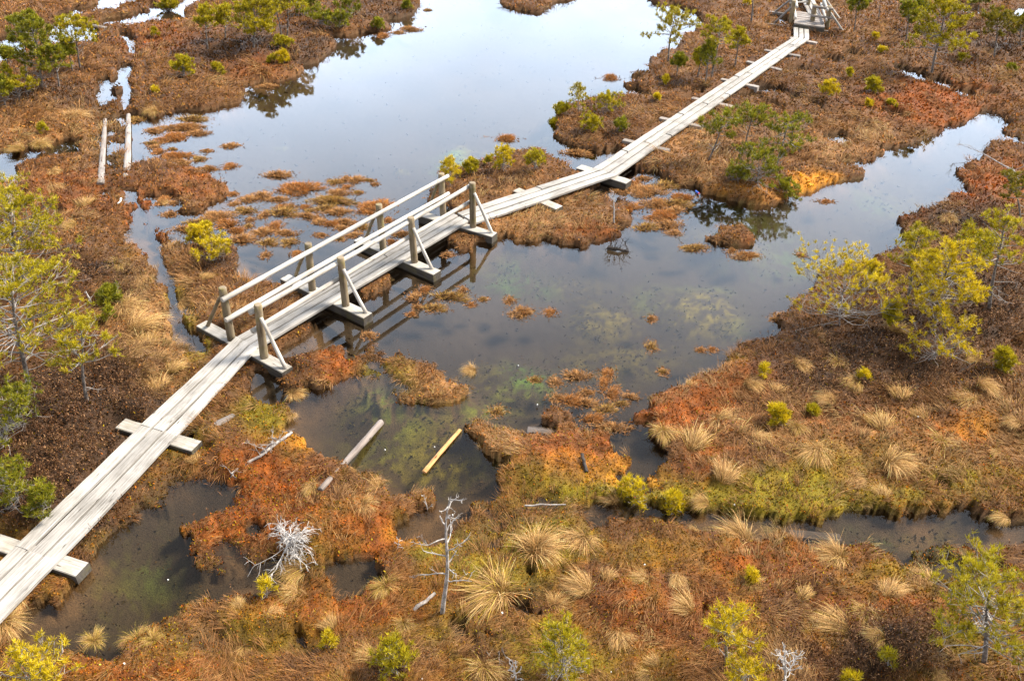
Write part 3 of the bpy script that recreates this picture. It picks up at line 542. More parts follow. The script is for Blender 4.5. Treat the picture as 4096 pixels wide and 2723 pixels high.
# ------------------------------------------------------------------ islets in the pools
def islet_mesh(r, nbl, seed, tint):
    """low irregular peaty cushion bristling with short grass; one mesh, two materials"""
    g_ = np.random.default_rng(seed); na, nrg = 28, 6
    th = np.arange(na) / na * 2 * np.pi
    ph = g_.random(5) * 6.28; prof = np.maximum(.38, .92 + .30 * np.sin(2 * th + ph[0]) + .24 * np.sin(3 * th + ph[1]) + .17 * np.sin(5 * th + ph[2]) + .13 * np.sin(7 * th + ph[3]) + g_.normal(0, .07, na))
    hh = .04 + .09 * min(r, .5)
    V = [(0, 0, hh)]
    for k in range(1, nrg + 1):
        q = k / nrg
        for a_, p_ in zip(th, prof): V.append((math.cos(a_) * r * p_ * q, math.sin(a_) * r * p_ * q, hh * (1 - q ** 2.2) * (1 + .3 * math.sin(a_ * 4 + ph[4] + 5 * q)) - .03 * q ** 3))
    lp, st = [], []
    for i in range(na): st.append(len(lp)); lp += [0, 1 + i, 1 + (i + 1) % na]
    for k in range(nrg - 1):
        for i in range(na):
            st.append(len(lp)); a_ = 1 + k * na + i; b_ = 1 + k * na + (i + 1) % na; lp += [a_, a_ + na, b_ + na, b_]
    V = np.array(V); C = np.tile(lin(.10, .05, .02), (len(V), 1)) * g_.uniform(.6, 1.5, (len(V), 1)); C[-na:] = lin(.02, .015, .01)
    a = g_.random(nbl) * 2 * np.pi; q = g_.random(nbl) ** .5 * 1.12
    pr = np.interp(a, np.r_[th, 2 * np.pi], np.r_[prof, prof[0]])
    fl = g_.random() * 6.28
    b = np.c_[np.cos(a) * r * pr * q, np.sin(a) * r * pr * q, hh * np.maximum(0, 1 - q ** 2.2) - .01]
    cl = np.sin(b[:, 0] * 9 / max(r, .2) + ph[0]) * np.cos(b[:, 1] * 8 / max(r, .2) + ph[1])
    d = norm(np.c_[np.cos(a) * .9 * q ** 2 + .45 * np.cos(fl + cl) + g_.normal(0, .25, nbl), np.sin(a) * .9 * q ** 2 + .45 * np.sin(fl + cl) + g_.normal(0, .25, nbl), g_.uniform(.35, 1.1, nbl)])
    t = g_.random((nbl, 1)); c1 = lin(.50, .26, .11) * (1 - t) + lin(.72, .48, .26) * t
    if tint == 'r': c1 = c1 * lin(.95, .78, .6)
    if tint == 'g': c1 = c1 * (1 - .6 * (g_.random((nbl, 1)) < .5)) + lin(.16, .15, .02) * .8
    c1 = c1 * g_.uniform(.6, 1.25, (nbl, 1)) * (1 + .25 * cl[:, None])
    # side vector
    s_ = norm(np.cross(d, g_.normal(0, 1, (nbl, 3))))
    bl = blade_arrays(b, d, g_.uniform(.06, .17, nbl) * (.65 + min(r, .6)), np.full(nbl, .009), g_.random(nbl), c1 * .5, np.clip(c1, 0, .8), s_)
    A1 = (V, np.array(lp), np.array(st), C)
    VV, LL, SS, CC = join([A1, bl])
    me = new_mesh('islet', VV, LL, SS, CC, [M_GROUND, M_GRASS], midx=np.r_[np.zeros(len(st)), np.ones(len(bl[2]))])
    return me
ISM = {}
for si, (r_, nb_) in enumerate(((.16, 320), (.34, 1150), (.62, 2900))):
    for vv in range(4): ISM[(si, vv)] = islet_mesh(r_, nb_, 100 + si * 10 + vv, 'rngn'[vv] if si < 2 else 'rnng'[vv])
ISR = (.16, .34, .62)
nislet = [0]; ISL = []
def islet(x, y, rx, ry, label, group=None, name='grass_islet', v=None):
    c, wx, wy = ell_world(x, y, rx, ry)
    wy = max(wy * .8, wx * .45, .05); wx = max(wx, .06); R_ = math.sqrt(wx * wy)
    si = 0 if R_ < .24 else (1 if R_ < .48 else 2)
    o = link(name, ISM[(si, (nislet[0] * 3 + nislet[0] // 4) % 4 if v is None else v)]); nislet[0] += 1
    o.location = (c[0], c[1], .0); s = ISR[si]; ISL.append((c[0], c[1], wx, wy)); o.rotation_euler = (0, 0, random.uniform(-.25, .25) + (math.pi if random.random() < .5 else 0))
    o.scale = (wx / s / 1.0, wy / s / 1.0, min(1.3, max(.6, R_ / s)))
    tag(o, label, 'grass islet', group)
    if group: auto_label(o, x, y, ('large' if rx >= 25 else 'tiny' if rx <= 7 else 'small') + (' tan islet' if 'right of the boardwalk' in group or 'chain' in group else ' brown islet'))
G1 = 'low brown grass islet in the shallows between the big pond and the footbridge'
for q in [(690,435,46,14),(642,404,22,8),(771,420,12,6),(794,414,9,8),(821,415,15,8),(798,432,9,4),(779,445,17,8),(766,463,42,8),(753,480,17,7),(780,489,26,6),(862,478,38,15),(641,460,18,6),(605,452,16,10),(654,490,24,10),(668,476,10,6),
          (646,477,6,4),(703,477,10,3.5),(710,499,19,6),(714,486,9,5),(609,495,10,9),(606,535,20,9),(632,522,14,9),(658,537,19,7),(619,559,16,9),(666,559,14,10),(736,511,13,7),(762,516,18,3.5),(797,512,17,7),(789,526,14,6),
          (836,524,12,8),(815,542,16,5),(894,508,9,5),(902,558,9,5),(927,540,17,7),(783,551,8,4),(740,542,10,4),(611,588,8,7),(684,585,10,6),(864,425,4,2.5),(851,416,8,2.5),(824,444,8,4)]:
    islet(*q, G1, 'islets between the big pond and the footbridge')
G2 = 'brown grass islet in the shallows left of the footbridge and right of the two old logs'
for q in [(391,494,15,6),(377,463,13,9),(401,468,10,4.5),(427,530,20,8),(458,514,23,7),(500,498,29,13),(523,517,24,9),(544,532,19,6),(560,552,24,12),(564,486,17,8),(573,460,17,8),(540,470,10,4.5),(536,448,9,4),(577,506,6,5),(573,521,5,5)]:
    islet(*q, G2, 'islets left of the footbridge')
G3 = 'small brown grass islet in the corner of the big pond, right of the two old logs'
for q in [(445,275,24,6),(421,295,40,8),(398,318,32,10),(456,308,19,6),(356,303,15,6),(352,331,13,3.5),(355,339,9,4.5),(366,350,13,5),(405,360,33,8),(419,374,17,5),(459,367,11,6),(481,389,17,5),(531,337,16,5),(531,384,14,6),(477,348,9,3),(398,344,5,2.5),(312,278,14,7),(452,393,5,3)]:
    islet(*q, G3, 'islets in the corner of the big pond')
G4 = 'low islet of brown grass close to the far shore of the big pond'
for q in [(883,83,12,4),(917,76,10,2.5),(945,68,18,4),(985,24,6,2),(617,200,18,4)]: islet(*q, G4, 'islets by the far shore')
islet(1166,320,20,6,'dark brown peat hump in the big pond left of the shore with young pines'); islet(1405,180,15,5.5,'small golden brown islet off the right shore of the big pond')
islet(1330,354,24,7,'round yellow-brown tussock islet in the pond inlet beside the boardwalk')
islet(1200,352,9,6,'small islet at the right tip of the shore behind the footbridge')
G5 = 'tan grass islet in the channel right of the boardwalk bend'
for q in [(1486,441,34,16),(1511,471,26,15),(1525,498,35,11),(1538,519,22,11),(1489,524,20,8),(1557,470,27,6),(1557,485,17,8),(1572,456,25,6),(1423,442,9,5),(1553,537,12,7),(1530,428,22,10),(1395,460,9,9),(1441,479,30,12),(1458,425,18,7),(1480,412,12,5)]:
    islet(*q, G5, 'islets right of the boardwalk bend')
islet(1600,572,22,7,'small islet left of the two-lobed one below the mirrored pine'); islet(1715,590,26,6,'long thin islet just below the large brown one in the right pool'); islet(1685,577,7,5,'tiny islet between the large brown one and the thin one below it')
islet(1901,465,12,3.5,'thin brown islet alone near the far bank of the right pool'); islet(1845,588,6,5,'tiny round tuft in open water off the big yellow pine bush')
islet(1040,684,30,8,'curved brown islet in the reflections in front of the footbridge'); islet(1003,710,19,9,'rusty islet at the foot of the curved one in front of the footbridge')
G6 = 'little rusty tuft in the mirror water in front of the footbridge'
for q in [(955,684,13,8),(977,667,12,6),(962,708,6,4.5),(1032,587,8,6),(1113,690,6,3.5),(1066,668,7,7),(1085,703,6,4),(948,724,5,4),(852,773,12,9),(843,676,13,7)]: islet(*q, G6, 'tufts in front of the footbridge')
islet(1200,720,22,12,'brown islet in the middle of the near pool, right of the bridge reflections'); islet(1173,692,8,8,'small tuft just above the brown islet in the middle of the near pool'); islet(1268,720,11,7,'ragged dark tuft right of the brown islet in the near pool')
islet(1502,734,4,6,'slim upright tuft alone in the middle of the near pool'); islet(1500,797,9,11,'plump tan tussock standing alone in the near pool'); islet(1528,857,5,6,'slim tan tuft right of the curled islet')
islet(1614,806,6,4,'left one of two tiny tufts near the right shore of the near pool'); islet(1641,806,7,4,'right one of two tiny tufts near the right shore of the near pool')
islet(1327,866,22,14,'rusty brown islet shaped like a fan, above the low chain of islets'); islet(1279,879,10,11,'small dark upright tuft left of the fan-shaped islet'); islet(1232,875,6,5,'tiny wine-coloured tuft at the left of the chain of islets')
G7 = 'rust and tan islet piece of the curled hook in the near pool'
for q in [(1401,862,14,11),(1392,884,11,14),(1411,905,14,14)]: islet(*q, G7, 'curled hook of islets', v=0)
islet(1453,914,13,8,'red-brown tuft right of the curled hook of islets'); islet(1430,930,12,5.5,'tan tuft below the red-brown one near the curled hook')
G8 = 'shaggy tan islet of the chain off the point in the near pool'
for q in [(1349,904,15,8),(1283,917,14,11),(1316,922,22,11),(1350,928,22,11),(1395,942,18,11)]: islet(*q, G8, 'chain of islets off the point')
islet(1145,947,12,11,'thin dark reed patch in the water left of the point'); islet(1799,733,22,9,'reddish hump at the water edge below the big yellow pine bush')
islet(1365,965,24,8,'mossy brown islet between the point and the red shore'); islet(1410,985,30,12,'brown grass islet beside the inlet on the right of the point')

# thin reeds and drowned stems standing in the shallows
nR = 60000
x, y = screen_points(nR); w2 = samp(w2g, x, y); z = height(x, y)
k = (z < -.01) & (z > -.13) & (rng.random(nR) < (fbm(x, y, .8, 141) > .56) * .55 + .05) & off_deck(x, y, 0)
x, y = x[k], y[k]; n = len(x); D = dist(x, y)
d = norm(np.c_[rng.normal(0, .8, (n, 2)), np.full(n, .55)])
c = np.where(rng.random((n, 1)) < .5, lin(.22, .12, .07), lin(.10, .06, .04)) * rng.uniform(.6, 1.3, (n, 1))
IS = np.array(ISL); ii = rng.integers(0, len(IS), 9000); an_ = rng.random(9000) * 6.283; rq = 1 + np.abs(rng.normal(0, .55, 9000))
xw = IS[ii, 0] + np.cos(an_) * (IS[ii, 2] * rq + .02); yw = IS[ii, 1] + np.sin(an_) * (IS[ii, 3] * rq + .02); zw = height(xw, yw); kw = zw < -.01; xw, yw = xw[kw], yw[kw]; m_ = len(xw)
dw_ = norm(np.c_[rng.normal(0, 1, (m_, 2)), rng.uniform(0, .35, m_)]); cw = lin(.13, .07, .035) * rng.uniform(.4, 2.2, (m_, 1))
A1 = blade_arrays(np.c_[x, y, np.full(n, -.02)], d, rng.uniform(.04, .15, n), .0005 * D, rng.uniform(0, 1, n), c, c)
A2 = blade_arrays(np.c_[xw, yw, np.full(m_, .003)], dw_, rng.uniform(.03, .10, m_), .0009 * dist(xw, yw), np.zeros(m_), cw, cw)
o = link('reeds', new_mesh('reeds', *join([A1, A2]), [M_GRASS]))
tag(o, 'thin drowned grass stems breaking the surface of the shallows', kind='stuff')

# ------------------------------------------------------------------ tussocks of pale straw
def tussock_mesh(seed, nb, green, lean):
    g_ = np.random.default_rng(seed); a = g_.random(nb) * 2 * np.pi; q = g_.random(nb) ** .6
    fl = g_.random() * 6.28
    b = np.c_[np.cos(a) * .17 * q + g_.normal(0, .02, nb), np.sin(a) * .17 * q + g_.normal(0, .02, nb), g_.uniform(0, .05, nb) * (1 - q)]
    sw = .5 * np.sin(a * 3 + fl); strand = np.sin(a * 7 + fl * 3) * .25
    d = norm(np.c_[np.cos(a + sw) * (.15 + .55 * q) + lean * math.cos(fl + .4), np.sin(a + sw) * (.15 + .55 * q) + lean * math.sin(fl + .4), g_.uniform(.5, 1.2, nb)] + g_.normal(0, .16, (nb, 3)))
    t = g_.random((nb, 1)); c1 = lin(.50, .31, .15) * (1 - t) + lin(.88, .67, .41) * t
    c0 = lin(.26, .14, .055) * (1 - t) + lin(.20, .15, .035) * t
    if green: c1 = np.where(g_.random((nb, 1)) < green, lin(.46, .40, .08) * (.7 + .6 * t), c1)
    v = g_.uniform(.5, 1.15, (nb, 1)) * (1 + strand[:, None]); s_ = norm(np.cross(d, g_.normal(0, 1, (nb, 3))))
    L = g_.uniform(.20, .55, nb) * (1 + strand)
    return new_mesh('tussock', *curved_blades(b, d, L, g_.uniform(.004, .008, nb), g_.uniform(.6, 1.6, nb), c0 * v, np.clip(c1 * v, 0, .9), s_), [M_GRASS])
TM = [tussock_mesh(500 + i, 900, (.1, .05, .3, .15, .0, .5, .1, .2, .05, .25)[i], (.5, .8, .5, 1.1, .3, .15, 1.3, .7, 1.0, .9)[i]) for i in range(10)]
ntus = [0]
def tussock(x, y, w, label='', group=None, v=None):
    p = at(x, y, .05); z = float(height(np.array([p[0]]), np.array([p[1]]))[0]); p = at(x, y, max(z, 0.02))
    o = link('grass_tussock', TM[(0, 1, 2, 3, 6, 7, 8, 9)[ntus[0] * 3 % 8] if v is None else v]); ntus[0] += 1
    s = w / ppm(p) / .72; o.scale = (s, s, s * .85); o.location = (p[0], p[1], max(z, .01) - .01); o.rotation_euler = (0, 0, random.uniform(-1.2, 1.2) + (2.6 if v is None else 0)); o.scale = (s * random.uniform(.9, 1.15), s * random.uniform(.8, 1.1), s * random.uniform(.6, .85))
    tag(o, label, 'tussock', group)
    if group: auto_label(o, x, y, ('large ' if w >= 75 else 'small ' if w <= 45 else '') + 'pale straw tussock')
for q in [(1239,1265,110,'bright straw tussock like a firework, left of the channel and right of the dead tree',None,4),(1138,1366,125,'big green-gold tussock right of the foot of the dead tree',None,2),(1339,1242,75,'grey straw tussock just right of the firework-like one',None,0),
          (1411,1150,70,'dry tussock under the bushy yellow pine seedling by the channel',None,1),(1923,1281,80,'tall pale tussock leaning over the near bank of the channel',None,0),(216,1473,50,'yellow-green sedge tuft in the pool beside the nearest boardwalk',None,5),
          (314,1473,60,'left one of a joined pair of yellow-green sedge tufts below the dark pool',None,5),(352,1473,45,'right one of a joined pair of yellow-green sedge tufts below the dark pool',None,5),(1086,852,42,'upright tan tussock at the right end of the grassy islet in the near pool',None,0),
          (865,1119,60,'domed pinkish tan tussock at the end of the near pool',None,1),(811,1086,45,'small tussock against the grey log',None,1),(667,957,36,'pale tuft on the shore above the grey log',None,0),(886,1350,60,'upright golden tuft left of the dead tree',None,5),
          (1707,1242,110,'spread out pale tussock on the near bank below two pine seedlings',None,0),(172,270,55,'bleached tussock beside the old flooded track',None,4),(1345,1355,85,'flattened grey tussock below the firework-like one',None,1)]: tussock(*q)
GR = {
 'on the moss between the near pool and the right edge': [(1663,973,80),(1597,1024,100),(1669,1099,90),(1728,885,60),(1591,885,40),(1622,1158,60),(1530,996,60),(1880,1042,90),(2057,1068,90),(2029,978,80),(1913,921,60),(2265,888,60),(2072,911,70),(1970,880,60),(2170,1024,80),(2232,921,60),(1967,1101,50),(2031,1142,60),(2340,973,50),(1841,839,60),(2065,798,50),(2250,826,60),(1928,837,50),(2186,503,45),(2067,760,55),(2314,1193,50),(1790,900,50),(1750,1010,55),(2120,960,55),(2300,1050,60),(1835,985,50)],
 'on the moss between the channel and the bottom edge': [(1481,1335,60),(1283,1391,60),(1602,1229,50),(1579,1396,90),(1427,1466,70),(1506,1525,50),(1489,1558,60),(1735,1345,50),(30,1375,70),(12,1440,80),(66,1345,50),(2129,1340,75),(2047,1366,80),(1934,1440,100),(2026,1468,60),(1995,1412,60),(2160,1551,40),(1680,1440,50),(1850,1370,55),(1400,1330,50),(1560,1330,45)],
 'on the moss left of the dead tree': [(850,1510,60),(693,1309,90),(1117,1545,90),(675,1368,70),(677,906,50),(548,1396,40),(450,1060,35),(620,1420,60),(760,1440,60),(560,1500,50),(930,1440,50),(720,1120,50),(840,1165,60)],
 'left of the footbridge': [(334,798,90),(360,893,90),(123,431,50),(193,470,60),(167,519,50),(270,611,45),(339,647,45),(293,711,80),(57,421,40),(321,750,90),(373,465,30),(41,303,35),(44,345,55),(90,334,40),(352,257,45),(123,396,30),(400,850,60),(380,990,50),(420,700,40),(470,640,40)],
}
for place, L_ in GR.items():
    for q in L_: tussock(*q, 'pale straw tussock ' + place, 'tussocks ' + place)

# ------------------------------------------------------------------ timber
class MB:
    def __init__(s): s.v, s.f, s.uv = [], [], []
    def quad(s, pts, uvs):
        i = len(s.v); s.v += [tuple(p) for p in pts]; s.f.append(tuple(range(i, i + len(pts)))); s.uv += uvs
    def rings(s, R_, cap=True, ulen=1.0, off=0.0):
        """loft closed rings (lists of points); u runs along, v around"""
        base = len(s.v); k = len(R_[0])
        for r in R_: s.v += [tuple(p) for p in r]
        L = 0; us = [0]
        for a, b in zip(R_, R_[1:]):
            L += (Vector(a[0]) - Vector(b[0])).length; us.append(L)
        cir = [0]
        for i in range(k): cir.append(cir[-1] + (Vector(R_[0][i]) - Vector(R_[0][(i + 1) % k])).length)
        for j in range(len(R_) - 1):
            for i in range(k):
                a = base + j * k + i; b = base + j * k + (i + 1) % k
                s.f.append((a, b, b + k, a + k)); s.uv += [(us[j] + off, cir[i] + off), (us[j] + off, cir[i + 1] + off), (us[j + 1] + off, cir[i + 1] + off), (us[j + 1] + off, cir[i] + off)]
        if cap:
            for ring, rev in ((0, True), (len(R_) - 1, False)):
                ids = [base + ring * k + i for i in range(k)]
                if rev: ids.reverse()
                s.f.append(tuple(ids)); s.uv += [(off + .3 * q / k, off + .05 * q) for q in range(k)]
    def build(s, name, m, parent=None, smooth=False):
        me = bpy.data.meshes.new(name); me.from_pydata(s.v, [], s.f); uv = me.uv_layers.new(name='UVMap')
        uv.data.foreach_set('uv', np.array(s.uv, np.float32).ravel())
        me.materials.append(m)
        if smooth: me.polygons.foreach_set('use_smooth', [len(f) == 4 for f in s.f])
        me.update(); o = link(name, me, parent)
        if parent is not None: o.matrix_parent_inverse = Matrix.Translation(-parent.location) if parent.rotation_euler.z == 0 else parent.matrix_basis.inverted()
        return o
def log_rings(p, q, r0, r1, k=12, n=6, bow=0.0, wob=.05, seedo=0):
    p, q = Vector(p), Vector(q); ax = (q - p).normalized()
    a = ax.orthogonal().normalized(); b = ax.cross(a); rs = random.Random(seedo); bd = a * math.cos(seedo) + b * math.sin(seedo)
    R_ = []
    for j in range(n + 1):
        t = j / n; c = p.lerp(q, t) + bd * bow * math.sin(math.pi * t); r = r0 + (r1 - r0) * t
        R_.append([c + (a * math.cos(6.2832 * i / k) + b * math.sin(6.2832 * i / k)) * r * (1 + rs.uniform(-wob, wob)) for i in range(k)])
    # slightly rounded ends
    def shrink(ring, d):
        c = sum((Vector(x) for x in ring), Vector()) / k; return [c + (Vector(x) - c) * .8 + ax * d for x in ring]
    return [shrink(R_[0], -r0 * .12)] + R_ + [shrink(R_[-1], r1 * .12)]
def plank(mb, L0, R0, L1, R1, th=.055, seedo=0, n=14):
    """board between a start edge L0-R0 and an end edge L1-R1, chamfered, slightly wavy"""
    rs = random.Random(seedo); rings = []; up = Vector((0, 0, 1)); dz = rs.uniform(-.006, .006); tw = rs.uniform(-.006, .006)
    w0 = rs.uniform(-.006, .006)
    for j in range(n + 1):
        t = j / n; l = L0.lerp(L1, t); r = R0.lerp(R1, t); d = (r - l).normalized()
        l = l + d * (rs.uniform(-.004, .004) + .004 + w0 * math.sin(3 * t)); r = r - d * (rs.uniform(-.004, .004) + .004)
        z = dz + .005 * math.sin(t * 5 + seedo)
        rings.append([l + up * (z - th), l + up * (z - .009), l + d * .009 + up * (z + .001), l.lerp(r, .5) + up * (z + .002 + tw * .3), r - d * .009 + up * (z + tw), r + up * (z - .009 + tw), r + up * (z - th + tw)])
    mb.rings(rings, off=rs.uniform(0, 40))
def deck_section(parent, L0, R0, L1, R1, joints, seedo, z=.25, fr=((0, .303), (.350, .645), (.692, 1))):
    """three boards; joints = per board list of cut positions along the section"""
    for k, (a, b) in enumerate(fr):
        cuts = [0] + joints[k] + [1]
        for c0, c1 in zip(cuts, cuts[1:]):
            g0, g1 = c0 + (.002 if c0 else 0), c1 - (.002 if c1 < 1 else 0)
            l0, r0 = L0.lerp(L1, g0), R0.lerp(R1, g0); l1, r1 = L0.lerp(L1, g1), R0.lerp(R1, g1)
            m = MB(); plank(m, l0.lerp(r0, a), l0.lerp(r0, b), l1.lerp(r1, a), l1.lerp(r1, b), seedo=seedo * 31 + k * 7 + int(c0 * 50))
            m.build('plank', M_DECK, parent)
def sleeper(parent, a, b, w, h, z=.193, nm='sleeper', m=None, seedo=1):
    """squared beam from a to b, full size pixels of the middles of its top ends"""
    p, q = F(*a, z), F(*b, z); d = (q - p).normalized(); s = Vector((-d.y, d.x, 0)) * w / 2; rs = random.Random(seedo); up = Vector((0, 0, 1)); c = .012
    R_ = []
    for j in range(9):
        x = p.lerp(q, j / 8); jz = rs.uniform(-.004, .004); js = rs.uniform(.98, 1.02)
        S = s * js; e = S.normalized() * c
        R_.append([x - S - up * h, x - S - up * c + up * jz, x - S + e + up * jz, x + S - e + up * jz, x + S - up * c + up * jz, x + S - up * h])
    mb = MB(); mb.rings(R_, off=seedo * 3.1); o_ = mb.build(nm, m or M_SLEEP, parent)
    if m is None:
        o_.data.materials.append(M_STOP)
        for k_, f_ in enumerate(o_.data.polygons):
            if k_ < 48 and k_ % 6 in (1, 2, 3): f_.material_index = 1  # lit tone on top and chamfers, the sides keep the shaded one
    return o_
def vert(base, zb, top):
    """post foot on the level zb, and its top end (full size pixels)"""
    p = F(*base, zb); z = height_px(p, top[1] * 2359 / 4096); q = F(*top, z)
    return p, Vector((p.x + max(-.06, min(.06, q.x - p.x)), p.y + max(-.06, min(.06, q.y - p.y)), z))

Z0 = .25
# nearest boardwalk
bw1 = empty('boardwalk', F(450, 1900, 0), 'nearest stretch of pale three-board walkway, running out at the lower left corner', 'boardwalk')
e = [((943,1346),(1028,1389)), ((562,1697),(704,1741)), ((60,2180),(232,2242))]
eL = [F(*a, Z0) for a, b in e]; eR = [F(*b, Z0) for a, b in e]
eR = [eR[0], eR[1], eR[2]]
dl = (eL[2] - eL[1]); eL.append(eL[2] + dl * 1.0); eR.append(eR[2] + dl * 1.0)
for k in range(3):
    deck_section(bw1, eL[k + 1], eR[k + 1], eL[k], eR[k], [[], [], []], 11 + k)
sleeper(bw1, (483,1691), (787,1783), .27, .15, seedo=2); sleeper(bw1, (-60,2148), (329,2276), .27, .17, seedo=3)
# footbridge
fb = empty('footbridge', F(1420, 1120, 0), 'railed plank footbridge with round posts, slanting braces and two rails on each side', 'footbridge')
BL0, BR0, BL1, BR1 = F(943,1346,Z0), F(1028,1389,Z0), F(1814,854,Z0), F(1874,883,Z0)
for nm in (0,):
    deck_section(fb, BL0, BR0, BL1, BR1, [[.62], [.40], [.71]], 21)
for i, (a, b) in enumerate((((806,1292),(1149,1477)),((1139,1106),(1472,1262)),((1431,954),(1749,1090)),((1685,853),(1979,938)))):
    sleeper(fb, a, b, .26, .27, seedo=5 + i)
RB = [((1057,1428),(1031,1218)),((1383,1221),(1362,1030)),((1658,1047),(1643,870)),((1892,907),(1889,731))]
LB = [((926,1356),(889,1151)),((1249.5,1158),(1232,974.5)),((1533,998),(1515,818)),((1772.6,857),(1765,695))]
posts = {}
for side, L_ in (('r', RB), ('l', LB)):
    for i, (b, t) in enumerate(L_):
        p, q = vert(b, .19, t); posts[side, i] = (p, q); rr = .076
        mb = MB(); mb.rings(log_rings(p - Vector((0, 0, .02)), q, rr * 1.04, rr * .97, 18, 9, wob=.02, seedo=i + 3), off=i * 2.3 + (5 if side == 'l' else 0))
        mb.build('post', M_POST, fb, True)
bd = (BL1 - BL0).normalized(); sd_ = Vector((-bd.y, bd.x, 0))       # towards the left side
def pt(side, i, z):
    p, q = posts[side, i]; t = (z - p.z) / (q.z - p.z); return p.lerp(q, t)
for side, sg, zs in (('l', -1, (1.19, .735)), ('r', 1, (1.21, .80))):
    for z in zs:
        a = pt(side, 0, z) + sd_ * sg * .105 - bd * .12; b = pt(side, 3, z) + sd_ * sg * .105 + bd * .12
        mb = MB(); mb.rings(log_rings(a, b, .050, .045, 12, 14, bow=.02, wob=.04, seedo=int(z * 100)), off=z * 9); mb.build('rail', M_RAIL, fb, True)
BRC = {'r': [((1046,1254),(1143,1474)),((1381,1062),(1465,1252)),((1658,918),(1728,1076)),((1899,764),(1968,932))], 'l': [((872,1215),(831,1303)),((1222,1025),(1183,1102)),((1504,880),(1466,948)),((1757,748),(1709,846))]}
for side in 'rl':
    for i, (t, b) in enumerate(BRC[side]):
        p, q = posts[side, i]; top = p.lerp(q, .80) + sd_ * (.085 if side == 'l' else -.085) - bd * .03
        foot = F(*b, .185)
        mb = MB(); mb.rings(log_rings(foot, top, .040, .034, 12, 7, bow=.01, wob=.04, seedo=i + 20), off=i * 1.7); mb.build('brace', M_RAIL if side == 'r' else M_POST, fb, True)  # left braces get the darker post wood as shade, right ones pale as lit
# stretch behind the footbridge, up to the bend
bw2 = empty('boardwalk', F(2150, 780, 0), 'short white boardwalk stretch between the footbridge and the first bend', 'boardwalk')
c0, c1 = F(1825,851,Z0), F(1900,893,Z0); d0, d1 = F(2376,670,Z0), F(2465,700,Z0); n_ = (d0 - c0).normalized()
deck_section(bw2, c0 + n_ * .02, c1 + n_ * .03, d0, d1, [[.55], [], [.33]], 31)
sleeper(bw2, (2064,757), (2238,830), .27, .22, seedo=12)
bw3 = empty('boardwalk', F(2800, 400, 0), 'longest white boardwalk stretch, climbing from the bend to the far platform', 'boardwalk')
g0, g1 = F(3175,146,Z0), F(3237,156,Z0)
deck_section(bw3, d0, d1, g0, g1, [[.10, .335, .62, .87], [.16, .42, .66, .93], [.22, .5, .80]], 41)
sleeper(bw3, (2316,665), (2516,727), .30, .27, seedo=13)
for i, (a, b) in enumerate((((2494,557),(2677,600)),((2640,470),(2812,505)),((2768,390),(2930,425)),((2885,315),(3034,347)),((2988,244),(3126,279)),((3058,199),(3201,223)),((3161,150),(3268,171)))):
    sleeper(bw3, a, b, .19, .12 if i != 3 else .2, seedo=14 + i, m=M_OLD)
bw4 = empty('boardwalk', F(3206, 125, 0), 'stub of boardwalk joining the long stretch to the far platform', 'boardwalk')
deck_section(bw4, g0, g1, F(3174.7,98,Z0), F(3236,101,Z0), [[], [], []], 61)
# far platform
pf = empty('viewing_platform', F(3240, 75, 0), 'raised wooden platform with posts and rails where the boardwalk turns, at the top edge', 'platform')
q4 = lambda x, y: (3050 + x / 3.2, y / 3.2)
ZP = .38
pa, pb, pc, pd = F(*q4(402,302), ZP), F(*q4(797,350), ZP), F(*q4(772,192), ZP), F(*q4(436,142), ZP)
for k in range(7):
    m = MB(); t0, t1 = k / 7, (k + .95) / 7
    plank(m, pa.lerp(pd, t0), pa.lerp(pd, t1), pb.lerp(pc, t0), pb.lerp(pc, t1), .05, seedo=70 + k, n=6); m.build('plank', M_OLD, pf)
m = MB(); m.rings([[pa + Vector((0, -.03, -.2)), pa + Vector((0, -.03, -.056)), pa + Vector((0, .03, -.056)), pa + Vector((0, .03, -.2))], [pb + Vector((0, -.03, -.2)), pb + Vector((0, -.03, -.056)), pb + Vector((0, .03, -.056)), pb + Vector((0, .03, -.2))]]); m.build('edge_beam', M_SLEEP, pf)
def pole(par, nm, a, za, b, zb, r, m_, r2=None):
    A_, B_ = F(*q4(*a), za), F(*q4(*b), zb); mb = MB(); mb.rings(log_rings(A_, B_, r, r2 or r * .9, 10, 5, bow=.012, seedo=int(a[0])), off=a[0]); mb.build(nm, m_, par, True)
def upright(par, a, top, r=.09, lean=0):
    p, q = vert(q4(*a), .08, q4(*top)); q = Vector((F(*q4(*top), q.z)).to_tuple()); mb = MB(); mb.rings(log_rings(p, q, r, r * .9, 12, 5, seedo=int(a[0])), off=a[0]); mb.build('post', M_POST, par, True); return p, q
P1 = upright(pf, (365,332), (405,10), .10); P0 = upright(pf, (352,195), (392,-70), .08); PM = upright(pf, (622,362), (675,60), .10); PR = upright(pf, (820,388), (862,85), .10); PB = upright(pf, (565,162), (608,-70), .085)
def tie(par, nm, A_, B_, r, m_, ext=.12):
    d_ = (B_ - A_).normalized(); mb = MB(); mb.rings(log_rings(A_ - d_ * ext, B_ + d_ * ext, r, r * .9, 10, 4, seedo=int(A_.x * 9)), off=A_.x); mb.build(nm, m_, par, True)
L = lambda P_, t: P_[0].lerp(P_[1], t)
for t in (.55, .93): tie(pf, 'rail', L(PM, t) + Vector((0, -.1, 0)), L(PR, t) + Vector((0, -.1, 0)), .05, M_OLD)
for t in (.5, .9): tie(pf, 'rail', L(P1, t) + Vector((.1, .0, 0)), L(P0, t) + Vector((.1, 0, 0)), .05, M_RAIL, .9)
tie(pf, 'rail', L(P0, .75), L(PB, .75), .045, M_RAIL, .1); tie(pf, 'rail', L(P0, .60), L(PB, .60), .045, M_RAIL, .1)
